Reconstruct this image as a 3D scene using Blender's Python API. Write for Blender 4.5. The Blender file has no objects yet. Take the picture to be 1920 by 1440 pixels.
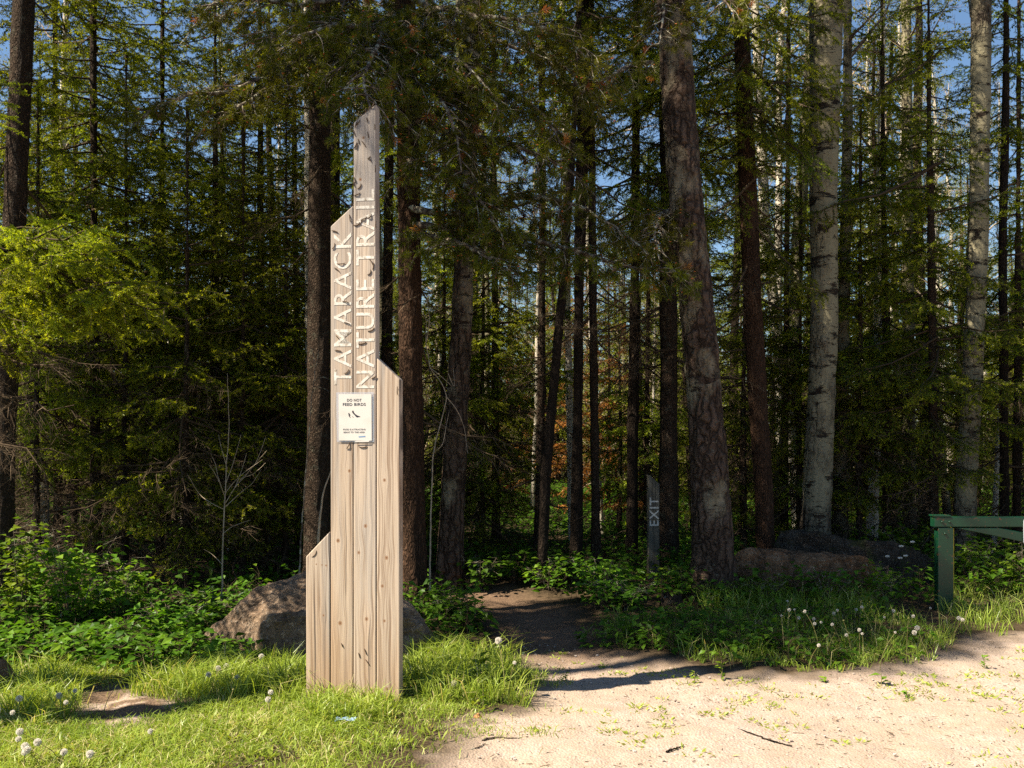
import bpy, math, random
import numpy as np
from mathutils import Vector, Matrix, Quaternion

# ------------------------------------------------------------------ camera, sky, sun, exposure
S = bpy.context.scene
COL = S.collection
F_PX, CX, HZ, CAMZ = 1867.0, 960.0, 823.0, 1.6
cam_d = bpy.data.cameras.new("camera")
cam_d.sensor_width = 36.0
cam_d.lens = 36.0 * F_PX / 1920.0
cam_d.shift_y = (HZ - 720.0) / 1920.0
cam_d.clip_start = 0.05
cam_d.clip_end = 2000.0
cam = bpy.data.objects.new("camera", cam_d)
cam.location = (0, 0, CAMZ)
cam.rotation_euler = (math.radians(90), 0, 0)
COL.objects.link(cam)
S.camera = cam

SUN_EL = math.radians(49.0)
SUN_AZ = math.radians(22.0)          # how far in front of due left
to_sun = Vector((-math.cos(SUN_AZ) * math.cos(SUN_EL), -math.sin(SUN_AZ) * math.cos(SUN_EL), math.sin(SUN_EL)))
W = bpy.data.worlds.new("World")
S.world = W
W.use_nodes = True
wn = W.node_tree
bg = wn.nodes["Background"]
sky = wn.nodes.new("ShaderNodeTexSky")
sky.sky_type = 'NISHITA'
sky.sun_disc = False
sky.sun_elevation = SUN_EL
sky.sun_rotation = math.atan2(to_sun.x, to_sun.y)
sky.air_density = 1.0
sky.dust_density = 0.2
sky.ozone_density = 2.5
wtint = wn.nodes.new("ShaderNodeMix")
wtint.data_type = 'RGBA'
wtint.blend_type = 'MULTIPLY'
wtint.inputs[0].default_value = 1.0
wtint.inputs[7].default_value = (0.90, 0.97, 1.0, 1)
wn.links.new(sky.outputs[0], wtint.inputs[6])
wn.links.new(wtint.outputs[2], bg.inputs[0])
bg.inputs[1].default_value = 0.055
sl = bpy.data.lights.new("sun", 'SUN')
sl.energy = 5.0
sl.angle = math.radians(0.5)
sl.color = (1.0, 0.90, 0.72)
so = bpy.data.objects.new("sun", sl)
so.rotation_euler = to_sun.to_track_quat('Z', 'Y').to_euler()
so.location = to_sun * 30
COL.objects.link(so)
S.view_settings.view_transform = 'Standard'
S.view_settings.look = 'None'
S.view_settings.exposure = 1.5
S.view_settings.gamma = 1.0
S.view_settings.use_curve_mapping = False
S.render.engine = 'CYCLES'
S.cycles.max_bounces = 6
S.cycles.diffuse_bounces = 2
S.cycles.glossy_bounces = 2
S.cycles.transmission_bounces = 4
S.cycles.transparent_max_bounces = 8
S.cycles.caustics_reflective = False
S.cycles.caustics_refractive = False
S.cycles.sample_clamp_indirect = 6.0
S.cycles.use_denoising = False

R0 = np.random.default_rng(11)
PI = math.pi


# ------------------------------------------------------------------ helpers: places
def P(px, py, d):
    """a point of the place: column, row and distance as measured on the photograph"""
    return np.array([(px - CX) / F_PX * d, d, CAMZ - (py - HZ) / F_PX * d])


def G(px, py):
    d = CAMZ * F_PX / (py - HZ)
    return ((px - CX) / F_PX * d, d)


def vnoise(p, seed=0):
    p = np.asarray(p, float)
    i = np.floor(p).astype(np.int64)
    f = p - i
    f = f * f * (3 - 2 * f)

    def h(ix, iy, iz):
        n = (ix * 374761393 + iy * 668265263 + iz * 2147483647 + seed * 974634777) & 0xffffffff
        n = ((n ^ (n >> 13)) * 1274126177) & 0xffffffff
        n = ((n ^ (n >> 16)) * 2246822519) & 0xffffffff
        return ((n ^ (n >> 15)) & 0xffff) / 65535.0
    out = 0
    for a in (0, 1):
        for b in (0, 1):
            for c in (0, 1):
                w = (f[:, 0] if a else 1 - f[:, 0]) * (f[:, 1] if b else 1 - f[:, 1]) * (f[:, 2] if c else 1 - f[:, 2])
                out = out + w * h(i[:, 0] + a, i[:, 1] + b, i[:, 2] + c)
    return out


def fbm(p, seed=0, oct=3):
    p = np.asarray(p, float)
    s, a, t = 0, 1.0, 0
    for o in range(oct):
        s = s + a * vnoise(p * (2 ** o), seed + o * 17)
        t += a
        a *= 0.5
    return s / t


def nrm(v):
    return v / np.maximum(np.linalg.norm(v, axis=-1, keepdims=True), 1e-9)


# ------------------------------------------------------------------ helpers: meshes
class MB:
    """collects quads, with a material slot and a tint for each, and links them as ONE mesh object"""

    def __init__(self):
        self.v, self.f, self.m, self.t, self.s, self.n = [], [], [], [], [], 0

    def raw(self, v, f, mat=0, tint=0.5, smooth=True):
        v = np.asarray(v, float).reshape(-1, 3)
        f = np.asarray(f, np.int64).reshape(-1, 4)
        self.v.append(v)
        self.f.append(f + self.n)
        self.m.append(np.full(len(f), mat, np.int32))
        self.t.append(np.broadcast_to(np.asarray(tint, np.float32), (len(f),)).copy())
        self.s.append(np.full(len(f), smooth, bool))
        self.n += len(v)
        return self

    def quads(self, q, mat=0, tint=0.5, smooth=False):
        q = np.asarray(q, float).reshape(-1, 4, 3)
        if len(q):
            self.raw(q.reshape(-1, 3), np.arange(len(q) * 4).reshape(-1, 4), mat, tint, smooth)
        return self

    def tube(self, path, rad, k=8, mat=0, tint=0.5, cap=True):
        path = np.asarray(path, float)
        n = len(path)
        rad = np.broadcast_to(np.asarray(rad, float), (n,))
        t = nrm(np.gradient(path, axis=0))
        ref = np.array([0, 0, 1.0]) if abs(t[:, 2]).mean() < 0.8 else np.array([1.0, 0, 0])
        u = nrm(np.cross(t, ref))
        w = np.cross(t, u)
        a = np.arange(k) / k * 2 * PI
        ring = path[:, None] + rad[:, None, None] * (np.cos(a)[None, :, None] * u[:, None] + np.sin(a)[None, :, None] * w[:, None])
        i = np.arange(n - 1)[:, None] * k
        j = np.arange(k)[None]
        jn = (j + 1) % k
        f = np.stack([i + j, i + jn, i + k + jn, i + k + j], -1).reshape(-1, 4)
        self.raw(ring.reshape(-1, 3), f, mat, tint)
        return self

    def prisms(self, p0, p1, r0, r1, mat=0, tint=0.5, k=3):
        p0, p1 = np.asarray(p0, float), np.asarray(p1, float)
        n = len(p0)
        if not n:
            return self
        t = nrm(p1 - p0)
        ref = np.where(np.abs(t[:, 2:3]) < 0.9, np.array([[0, 0, 1.0]]), np.array([[1.0, 0, 0]]))
        u = nrm(np.cross(t, ref))
        w = np.cross(t, u)
        a = np.arange(k) / k * 2 * PI
        off = np.cos(a)[None, :, None] * u[:, None] + np.sin(a)[None, :, None] * w[:, None]
        r0 = np.broadcast_to(np.asarray(r0, float), (n,))[:, None, None]
        r1 = np.broadcast_to(np.asarray(r1, float), (n,))[:, None, None]
        v = np.concatenate([p0[:, None] + off * r0, p1[:, None] + off * r1], 1)
        b = np.arange(n)[:, None] * 2 * k
        j = np.arange(k)[None]
        jn = (j + 1) % k
        f = np.stack([b + j, b + jn, b + k + jn, b + k + j], -1).reshape(-1, 4)
        tt = np.repeat(np.broadcast_to(np.asarray(tint, float), (n,)), k)
        self.raw(v.reshape(-1, 3), f, mat, tt)
        return self

    def add(self, other, M=None):
        for v, f, m, t, s in zip(other.v, other.f, other.m, other.t, other.s):
            vv = v if M is None else v @ M[:3, :3].T + M[:3, 3]
            self.v.append(vv)
            self.m.append(m)
            self.t.append(t)
            self.s.append(s)
        for f in other.f:
            self.f.append(f + self.n)
        self.n += other.n
        return self

    def mesh(self, name, mats):
        v = np.concatenate(self.v).astype(np.float32)
        f = np.concatenate(self.f).astype(np.int32)
        me = bpy.data.meshes.new(name)
        me.vertices.add(len(v))
        me.vertices.foreach_set('co', v.ravel())
        me.loops.add(f.size)
        me.loops.foreach_set('vertex_index', f.ravel())
        me.polygons.add(len(f))
        me.polygons.foreach_set('loop_start', np.arange(len(f), dtype=np.int32) * 4)
        me.polygons.foreach_set('material_index', np.concatenate(self.m))
        me.polygons.foreach_set('use_smooth', np.concatenate(self.s))
        at = me.attributes.new('tint', 'FLOAT', 'FACE')
        at.data.foreach_set('value', np.concatenate(self.t).astype(np.float32))
        for m in (mats if isinstance(mats, (list, tuple)) else [mats]):
            me.materials.append(m)
        me.update(calc_edges=True)
        return me

    def build(self, name, mats, parent=None, loc=None):
        o = bpy.data.objects.new(name, self.mesh(name, mats))
        COL.objects.link(o)
        if parent is not None:
            o.parent = parent
        if loc is not None:
            o.location = loc
        return o


def box(mb, x0, x1, y0, y1, z0, z1, mat=0, tint=0.5):
    v = [(x0, y0, z0), (x1, y0, z0), (x1, y1, z0), (x0, y1, z0), (x0, y0, z1), (x1, y0, z1), (x1, y1, z1), (x0, y1, z1)]
    f = [(0, 3, 2, 1), (4, 5, 6, 7), (0, 1, 5, 4), (1, 2, 6, 5), (2, 3, 7, 6), (3, 0, 4, 7)]
    return mb.raw(v, f, mat, tint, False)


def poly_obj(name, polys, depth, mat, parent=None, bevel=0.0):
    """flat outlines in the XZ plane given thickness along +Y"""
    verts, faces = [], []
    for poly in polys:
        b, n = len(verts), len(poly)
        verts += [(x, 0.0, z) for x, z in poly] + [(x, depth, z) for x, z in poly]
        faces.append(tuple(range(b, b + n)))
        faces.append(tuple(reversed(range(b + n, b + 2 * n))))
        for i in range(n):
            j = (i + 1) % n
            faces.append((b + i, b + n + i, b + n + j, b + j))
    me = bpy.data.meshes.new(name)
    me.from_pydata(verts, [], faces)
    me.materials.append(mat)
    o = bpy.data.objects.new(name, me)
    COL.objects.link(o)
    if parent is not None:
        o.parent = parent
    if bevel:
        b = o.modifiers.new("bevel", 'BEVEL')
        b.width = bevel
        b.segments = 3
        b.limit_method = 'ANGLE'
    return o


def tag(o, label=None, cat=None, group=None, kind=None):
    if label: o['label'] = label
    if cat: o['category'] = cat
    if group: o['group'] = group
    if kind: o['kind'] = kind
    return o


def empty(name, loc=(0, 0, 0), rz=0.0):
    o = bpy.data.objects.new(name, None)
    o.empty_display_size = 0.2
    COL.objects.link(o)
    o.location = loc
    o.rotation_euler = (0, 0, rz)
    return o


def copy_tree(src, loc, rz=0.0, sc=(1, 1, 1), label=None, tilt=(0, 0)):
    c = src.copy()
    COL.objects.link(c)
    c.location = loc
    c.rotation_euler = (tilt[0], tilt[1], rz)
    c.scale = sc if isinstance(sc, (tuple, list)) else (sc, sc, sc)
    if label: c['label'] = label
    for ch in list(src.children):
        k = ch.copy()
        COL.objects.link(k)
        k.parent = c
        for g in list(ch.children):
            q = g.copy()
            COL.objects.link(q)
            q.parent = k
    return c


# ------------------------------------------------------------------ helpers: materials
class NT:
    def __init__(self, name):
        self.m = bpy.data.materials.new(name)
        self.m.use_nodes = True
        self.t = self.m.node_tree
        self.t.nodes.clear()
        self.out = self.n('OutputMaterial')

    def n(self, kind, **kw):
        nd = self.t.nodes.new('ShaderNode' + kind)
        for k, v in kw.items():
            setattr(nd, k, v)
        return nd

    def l(self, a, b):
        self.t.links.new(a, b)

    def coord(self, scale=(1, 1, 1), kind='Object'):
        tc = self.n('TexCoord')
        mp = self.n('Mapping')
        mp.inputs['Scale'].default_value = scale
        self.l(tc.outputs[kind], mp.inputs['Vector'])
        return mp.outputs[0]

    def noise(self, vec, scale, detail=4, rough=0.55, dist=0.0):
        x = self.n('TexNoise')
        x.inputs['Scale'].default_value = scale
        x.inputs['Detail'].default_value = detail
        x.inputs['Roughness'].default_value = rough
        x.inputs['Distortion'].default_value = dist
        self.l(vec, x.inputs['Vector'])
        return x.outputs['Fac']

    def ramp(self, fac, stops):
        r = self.n('ValToRGB')
        e = r.color_ramp.elements
        while len(e) < len(stops):
            e.new(0.5)
        for q, (p, c) in zip(e, stops):
            q.position = p
            q.color = (*c, 1) if len(c) == 3 else c
        self.l(fac, r.inputs[0])
        return r.outputs[0]

    def mix(self, fac, a, b, mode='MIX'):
        x = self.n('Mix', data_type='RGBA', blend_type=mode)
        for sock, val in ((x.inputs[0], fac), (x.inputs[6], a), (x.inputs[7], b)):
            if hasattr(val, 'links'):
                self.l(val, sock)
            elif isinstance(val, (int, float)):
                sock.default_value = val
            else:
                sock.default_value = (*val, 1)
        return x.outputs[2]

    def math(self, op, a, b=0.0, clamp=False):
        x = self.n('Math', operation=op, use_clamp=clamp)
        for sock, val in ((x.inputs[0], a), (x.inputs[1], b)):
            if hasattr(val, 'links'):
                self.l(val, sock)
            else:
                sock.default_value = val
        return x.outputs[0]

    def attr(self, name):
        a = self.n('Attribute')
        a.attribute_name = name
        return a.outputs['Fac']

    def bump(self, h, strength=0.5, dist=0.01):
        b = self.n('Bump')
        b.inputs['Strength'].default_value = strength
        b.inputs['Distance'].default_value = dist
        self.l(h, b.inputs['Height'])
        return b.outputs[0]

    def pbr(self, col, rough=0.8, normal=None, spec=0.3, metal=0.0):
        p = self.n('BsdfPrincipled')
        if hasattr(col, 'links'):
            self.l(col, p.inputs['Base Color'])
        else:
            p.inputs['Base Color'].default_value = (*col, 1)
        if hasattr(rough, 'links'):
            self.l(rough, p.inputs['Roughness'])
        else:
            p.inputs['Roughness'].default_value = rough
        p.inputs['Specular IOR Level'].default_value = spec
        p.inputs['Metallic'].default_value = metal
        if normal is not None:
            self.l(normal, p.inputs['Normal'])
        self.l(p.outputs[0], self.out.inputs['Surface'])
        return self.m


def leaf_mat(name, stops, trans=0.4, gloss=0.012, tcol=(1.25, 1.15, 0.5), rnd=0.25):
    """leaves and needles: reflecting and letting light through"""
    k = NT(name)
    col = k.ramp(k.attr('tint'), stops)
    oi = k.n('ObjectInfo')
    hs = k.n('HueSaturation')
    k.l(col, hs.inputs['Color'])
    k.l(k.math('ADD', k.math('MULTIPLY', oi.outputs['Random'], rnd * 2), 1 - rnd), hs.inputs['Value'])
    k.l(k.math('ADD', k.math('MULTIPLY', oi.outputs['Random'], 0.03), 0.485), hs.inputs['Hue'])
    col = hs.outputs[0]
    d = k.n('BsdfDiffuse')
    k.l(col, d.inputs[0])
    t = k.n('BsdfTranslucent')
    k.l(k.mix(1.0, col, tcol, 'MULTIPLY'), t.inputs[0])
    m1 = k.n('MixShader')
    m1.inputs[0].default_value = trans
    k.l(d.outputs[0], m1.inputs[1])
    k.l(t.outputs[0], m1.inputs[2])
    g = k.n('BsdfGlossy')
    g.inputs['Roughness'].default_value = 0.42
    m2 = k.n('MixShader')
    m2.inputs[0].default_value = gloss
    k.l(m1.outputs[0], m2.inputs[1])
    k.l(g.outputs[0], m2.inputs[2])
    k.l(m2.outputs[0], k.out.inputs['Surface'])
    return k.m


M = {}
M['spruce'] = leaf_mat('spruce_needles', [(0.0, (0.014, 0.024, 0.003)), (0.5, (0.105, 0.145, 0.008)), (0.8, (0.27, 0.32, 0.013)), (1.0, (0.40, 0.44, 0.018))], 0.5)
M['pine'] = leaf_mat('pine_needles', [(0.0, (0.03, 0.037, 0.004)), (0.6, (0.13, 0.14, 0.010)), (1.0, (0.26, 0.25, 0.014))], 0.45, 0.015)
M['rust'] = leaf_mat('dead_orange_needles', [(0.0, (0.16, 0.055, 0.01)), (1.0, (0.50, 0.19, 0.04))], 0.3, 0.03, (1.1, 0.9, 0.6))
M['aspenleaf'] = leaf_mat('young_aspen_leaf', [(0.0, (0.13, 0.17, 0.014)), (1.0, (0.32, 0.34, 0.035))], 0.45)
M['herb'] = leaf_mat('undergrowth_leaf', [(0.0, (0.035, 0.085, 0.008)), (0.6, (0.095, 0.19, 0.014)), (1.0, (0.22, 0.32, 0.025))], 0.45, 0.015, (1.1, 1.15, 0.45))
M['grass'] = leaf_mat('grass_blade', [(0.0, (0.10, 0.16, 0.016)), (0.55, (0.26, 0.34, 0.04)), (0.85, (0.40, 0.46, 0.085)), (1.0, (0.58, 0.49, 0.25))], 0.4, 0.03, (1.2, 1.15, 0.45), 0.05)


def bark_mat(name, dark, light, sx=9.0, sz=2.2, bump=0.9, moss=None):
    k = NT(name)
    v = k.coord((1, 1, sz / sx))
    n1 = k.noise(v, sx * 1.6, 6, 0.62, 0.6)
    vo = k.n('TexVoronoi', feature='DISTANCE_TO_EDGE')
    vo.inputs['Scale'].default_value = sx * 1.9
    nd = k.n('TexNoise')
    nd.inputs['Scale'].default_value = sx * 1.2
    k.l(v, nd.inputs['Vector'])
    k.l(k.mix(0.22, v, nd.outputs['Color']), vo.inputs['Vector'])
    crack = k.math('MULTIPLY', vo.outputs['Distance'], 3.2, True)
    h = k.math('MULTIPLY', k.math('ADD', n1, 0.25), k.math('ADD', crack, 0.25), True)
    col = k.ramp(h, [(0.05, dark), (0.75, light)])
    big = k.noise(k.coord((1, 1, 0.5)), 3.0, 3)
    col = k.mix(k.math('MULTIPLY', big, 0.6), col, tuple(c * 0.55 for c in light))
    if moss:
        ml = k.noise(k.coord(), 14, 5, 0.7)
        col = k.mix(k.ramp(ml, [(0.56, (0, 0, 0)), (0.66, (0.75, 0.75, 0.75))]), col, moss)
    return k.pbr(col, 0.92, k.bump(h, bump, 0.022), 0.12)


M['bark_spruce'] = bark_mat('spruce_bark', (0.012, 0.008, 0.005), (0.085, 0.056, 0.038), 16, 7, 1.0, (0.11, 0.10, 0.07))
M['bark_pine'] = bark_mat('pine_bark', (0.013, 0.007, 0.004), (0.085, 0.046, 0.027), 13, 4, 1.0)
M['bark_dark'] = bark_mat('dark_bark', (0.008, 0.006, 0.004), (0.045, 0.031, 0.022), 14, 4, 1.0)


def aspen_mat(name, pale, furrow_to, dark=(0.030, 0.022, 0.017), fur_light=(0.15, 0.125, 0.10), patch=0.0, fall=0.9, bands=0.60, fscale=22, sharp=5.0):
    """pale smooth bark with dark scars and dashes, furrowed near the foot of the trunk up to FURROW_TO metres"""
    k = NT(name)
    v = k.coord()
    sep = k.n('SeparateXYZ')
    k.l(v, sep.inputs[0])
    z = sep.outputs[2]
    base = k.mix(k.noise(v, 3.5, 4), pale, tuple(c * 0.72 for c in pale))
    # little horizontal dashes
    dash = k.noise(k.coord((1, 1, 5.5)), 13, 3, 0.5)
    base = k.mix(k.ramp(dash, [(0.61, (0, 0, 0)), (0.66, (0.9, 0.9, 0.9))]), base, dark)
    # black scar bands
    band = k.noise(k.coord((0.9, 0.9, 2.6)), 2.7, 6, 0.72, 0.35)
    bandm = k.ramp(band, [(bands, (0, 0, 0)), (bands + 0.05, (1, 1, 1))])
    base = k.mix(bandm, base, tuple(c * 1.2 for c in dark))
    # furrowed foot
    f1 = k.noise(k.coord((1, 1, 0.22)), fscale, 6, 0.66, 0.5)
    fvo = k.n('TexVoronoi', feature='DISTANCE_TO_EDGE')
    fvo.inputs['Scale'].default_value = fscale * 0.8
    fnd = k.n('TexNoise')
    fnd.inputs['Scale'].default_value = 9
    k.l(v, fnd.inputs['Vector'])
    k.l(k.mix(0.10, k.coord((1, 1, 0.20)), fnd.outputs['Color']), fvo.inputs['Vector'])
    plate = k.math('MULTIPLY', fvo.outputs['Distance'], 3.0, True)
    f1 = k.math('MULTIPLY', k.math('ADD', f1, 0.2), k.math('ADD', plate, 0.3), True)
    fcol = k.ramp(f1, [(0.14, dark), (0.5, fur_light), (0.8, tuple(c * 1.5 for c in fur_light))])
    fcol = k.mix(k.ramp(k.noise(v, 26, 4, 0.7), [(0.60, (0, 0, 0)), (0.68, (0.7, 0.7, 0.7))]), fcol, tuple(c * 0.8 for c in pale))
    big = k.noise(k.coord((1, 1, 0.6)), 2.1, 5, 0.6)
    foot = k.math('MAXIMUM', k.math('MULTIPLY', k.math('SUBTRACT', furrow_to, z), fall), 0.0)
    mask = k.math('ADD', foot, k.math('MULTIPLY', k.math('SUBTRACT', big, 0.5 - patch), sharp), True)
    col = k.mix(mask, base, fcol)
    h = k.math('ADD', k.math('MULTIPLY', f1, k.math('ADD', mask, 0.12)), k.math('MULTIPLY', bandm, -0.25))
    return k.pbr(col, 0.85, k.bump(h, 1.0, 0.05), 0.12)


M['aspen'] = aspen_mat('aspen_bark', (0.25, 0.22, 0.14), 1.7, (0.020, 0.014, 0.010), fur_light=(0.08, 0.062, 0.046), bands=0.56, fscale=19)
M['birch'] = aspen_mat('birch_bark', (0.60, 0.53, 0.43), -1.0, patch=-0.3)
M['poplar'] = aspen_mat('old_poplar_bark', (0.25, 0.21, 0.14), 2.2, (0.012, 0.007, 0.005), (0.085, 0.056, 0.040), 0.08, 0.9, 0.57, 17, 9.0)
k = NT('dead_twig')
M['twig'] = k.pbr(k.ramp(k.attr('tint'), [(0, (0.03, 0.020, 0.012)), (0.7, (0.10, 0.070, 0.044)), (1, (0.22, 0.16, 0.105))]), 0.9, None, 0.1)
k = NT('pale_stick')
M['stick'] = k.pbr(k.ramp(k.noise(k.coord(), 20, 3), [(0.3, (0.20, 0.15, 0.10)), (0.7, (0.42, 0.33, 0.24))]), 0.85, None, 0.15)
k = NT('bough_wood')
M['bough'] = k.pbr(k.ramp(k.noise(k.coord(), 18, 4), [(0.35, (0.05, 0.034, 0.025)), (0.52, (0.15, 0.115, 0.085)), (0.62, (0.34, 0.32, 0.24))]), 0.9, None, 0.1)
k = NT('orange_cone')
M['cone'] = k.pbr((0.34, 0.095, 0.025), 0.7)


# ------------------------------------------------------------------ the ground
DIRT = [G(*p) for p in [(810, 1440), (850, 1412), (885, 1388), (910, 1352), (955, 1330), (1005, 1312), (1010, 1280), (985, 1240), (955, 1205), (930, 1170), (905, 1150)]] \
    + [(-0.35, 9.3), (-0.9, 10.2), (-1.9, 11.0), (-2.2, 11.6), (-1.0, 11.4), (0.1, 10.4), (0.5, 9.6)] \
    + [G(*p) for p in [(1062, 1150), (1075, 1172), (1105, 1205), (1160, 1230), (1240, 1247), (1330, 1262), (1500, 1268), (1640, 1262), (1720, 1248), (1790, 1222), (1850, 1200), (1930, 1185), (2300, 1170)]] \
    + [(14, 7.6), (30, 5), (30, -12), (-0.4, -12), (-0.42, 3.5)]
BARE = [G(*p) for p in [(140, 1312), (180, 1290), (250, 1300), (320, 1318), (300, 1345), (210, 1360), (150, 1345)]]


def sdf(pts, poly):
    """signed distance to a polygon, negative inside"""
    pts = np.asarray(pts, float)
    poly = np.asarray(poly, float)
    best = np.full(len(pts), 1e9)
    inside = np.zeros(len(pts), bool)
    for i in range(len(poly)):
        a, b = poly[i], poly[(i + 1) % len(poly)]
        e = b - a
        w = pts - a
        t = np.clip((w @ e) / max(e @ e, 1e-12), 0, 1)
        dd = np.linalg.norm(w - t[:, None] * e, axis=1)
        best = np.minimum(best, dd)
        c = (a[1] > pts[:, 1]) != (b[1] > pts[:, 1])
        xi = a[0] + (pts[:, 1] - a[1]) / (b[1] - a[1] + 1e-12) * e[0]
        inside ^= c & (pts[:, 0] < xi)
    return np.where(inside, -best, best)


def dirt_mask(xy):
    xy = np.asarray(xy, float)
    p3 = np.c_[xy, np.zeros(len(xy))]
    wob = (fbm(p3 * 2.2, 3) - 0.5) * 0.7 + (fbm(p3 * 9, 5) - 0.5) * 0.35
    a = sdf(xy, DIRT) + wob * 0.55
    b = sdf(xy, BARE) + wob * 0.35
    return np.clip(0.5 - np.minimum(a, b) / 0.34, 0, 1)


def gz(xy):
    xy = np.atleast_2d(np.asarray(xy, float))
    p3 = np.c_[xy, np.zeros(len(xy))]
    far = np.clip((xy[:, 1] - 8.0) / 6.0, 0, 1)
    z = (fbm(p3 * 0.45, 7, 2) - 0.5) * (0.06 + 0.30 * far) + (fbm(p3 * 2.0, 9, 2) - 0.5) * (0.03 + 0.08 * far)
    # the lawn lies a little higher than the worn dirt
    z = z + 0.035 * (1 - np.clip(0.5 - sdf(xy, DIRT) / 0.5, 0, 1)) - 0.02
    return z


def gz1(x, y):
    return float(gz([(x, y)])[0])


def lines(lo, hi, step, ends):
    out = list(np.arange(lo, hi + 1e-6, step))
    s, x = step, lo
    left = []
    while x > ends[0]:
        s *= 1.35
        x -= s
        left.append(x)
    s, x = step, out[-1]
    right = []
    while x < ends[1]:
        s *= 1.35
        x += s
        right.append(x)
    return np.array(left[::-1] + out + right)


gx, gy = lines(-4.6, 5.6, 0.04, (-260, 260)), lines(4.2, 11.0, 0.04, (-60, 420))
XX, YY = np.meshgrid(gx, gy)
xy = np.c_[XX.ravel(), YY.ravel()]
dm = dirt_mask(xy)
zz = gz(xy)
p3 = np.c_[xy, np.zeros(len(xy))]
near = ((np.abs(xy[:, 0] - 0.5) < 5.2) & (xy[:, 1] > 4) & (xy[:, 1] < 11.2))
zz += near * ((fbm(p3 * 14, 21, 2) - 0.5) * 0.022 + (fbm(p3 * 4, 22, 3) - 0.5) * 0.035)
nx, ny = len(gx), len(gy)
ii = (np.arange(ny - 1)[:, None] * nx + np.arange(nx - 1)[None]).ravel()
mb = MB()
mb.raw(np.c_[xy, zz], np.stack([ii, ii + 1, ii + nx + 1, ii + nx], -1), 0, 0.5, True)

k = NT('ground_soil')
v = k.coord((1, 1, 1))
d_at = k.attr('dirt')
l_at = k.attr('litter')
n_f = k.noise(v, 55, 5, 0.7)
n_m = k.noise(v, 7, 5, 0.6)
n_l = k.noise(v, 1.3, 3)
sand = k.ramp(n_f, [(0.25, (0.23, 0.165, 0.13)), (0.5, (0.375, 0.29, 0.24)), (0.75, (0.50, 0.41, 0.35))])
sand = k.mix(k.ramp(n_m, [(0.42, (0, 0, 0)), (0.62, (0.6, 0.6, 0.6))]), sand, (0.33, 0.245, 0.185))
sand = k.mix(k.ramp(n_l, [(0.38, (0, 0, 0)), (0.62, (0.55, 0.55, 0.55))]), sand, (0.31, 0.24, 0.175))
vo = k.n('TexVoronoi')
vo.inputs['Scale'].default_value = 70
k.l(v, vo.inputs['Vector'])
sand = k.mix(k.ramp(vo.outputs['Distance'], [(0.10, (0.55, 0.55, 0.55)), (0.22, (0, 0, 0))]), sand, vo.outputs['Color'], 'OVERLAY')
lit_c = k.ramp(k.noise(k.coord((1, 1, 1)), 38, 6, 0.75, 0.8), [(0.3, (0.035, 0.020, 0.012)), (0.55, (0.14, 0.085, 0.05)), (0.75, (0.27, 0.17, 0.10))])
sand = k.mix(l_at, sand, lit_c)
soil = k.ramp(k.noise(v, 26, 6, 0.7), [(0.3, (0.02, 0.014, 0.008)), (0.6, (0.075, 0.052, 0.03)), (0.8, (0.13, 0.10, 0.05))])
col = k.mix(d_at, soil, sand)
hh = k.math('ADD', k.math('MULTIPLY', n_f, 0.5), k.math('MULTIPLY', vo.outputs['Distance'], 0.6))
M['ground'] = k.pbr(col, 0.95, k.bump(hh, 0.7, 0.012), 0.1)
ground = mb.build('ground', M['ground'])
tag(ground, kind='structure')
for nm, arr in (('dirt', dm), ('litter', np.clip((xy[:, 1] - 6.6) / 0.9, 0, 1) * np.clip((2.1 - xy[:, 0]) / 0.9, 0, 1) * 0.9 + 0.85 * np.clip(0.5 - sdf(xy, BARE) / 0.1, 0, 1) * (fbm(p3 * 6, 31) > 0.48))):
    at = ground.data.attributes.new(nm, 'FLOAT', 'POINT')
    at.data.foreach_set('value', np.clip(arr, 0, 1).astype(np.float32))


# ------------------------------------------------------------------ foliage builders
def diamond(base, dr, side, ln, wd, mid=0.42):
    """slim four-cornered needles or leaves"""
    ln = np.asarray(ln)[:, None]
    wd = np.asarray(wd)[:, None]
    m = base + dr * ln * mid
    return np.stack([base, m + side * wd * 0.5, base + dr * ln, m - side * wd * 0.5], 1)


def rand_unit(rng, n):
    return nrm(rng.normal(size=(n, 3)))


def needles_on(rng, p0, p1, spacing, per, ln, wd, tip0, tip1, flat=0.55):
    """needles all along the segments p0-p1; tip0/tip1 the tint at either end"""
    seg = p1 - p0
    L = np.linalg.norm(seg, axis=1)
    cnt = np.maximum(1, (L / spacing).astype(int)) * per
    idx = np.repeat(np.arange(len(p0)), cnt)
    n = len(idx)
    t = rng.random(n)
    d = nrm(seg)[idx]
    b = p0[idx] + seg[idx] * t[:, None]
    r = rand_unit(rng, n)
    r[:, 2] *= flat
    r = nrm(r - d * np.sum(r * d, 1, keepdims=True))
    dr = nrm(d * rng.uniform(0.55, 1.0, n)[:, None] + r)
    side = nrm(np.cross(dr, rand_unit(rng, n)))
    q = diamond(b, dr, side, ln * rng.uniform(0.7, 1.2, n), np.full(n, wd) * rng.uniform(0.8, 1.2, n))
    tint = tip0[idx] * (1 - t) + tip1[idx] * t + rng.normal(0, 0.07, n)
    return q, np.clip(tint, 0, 1)


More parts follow.
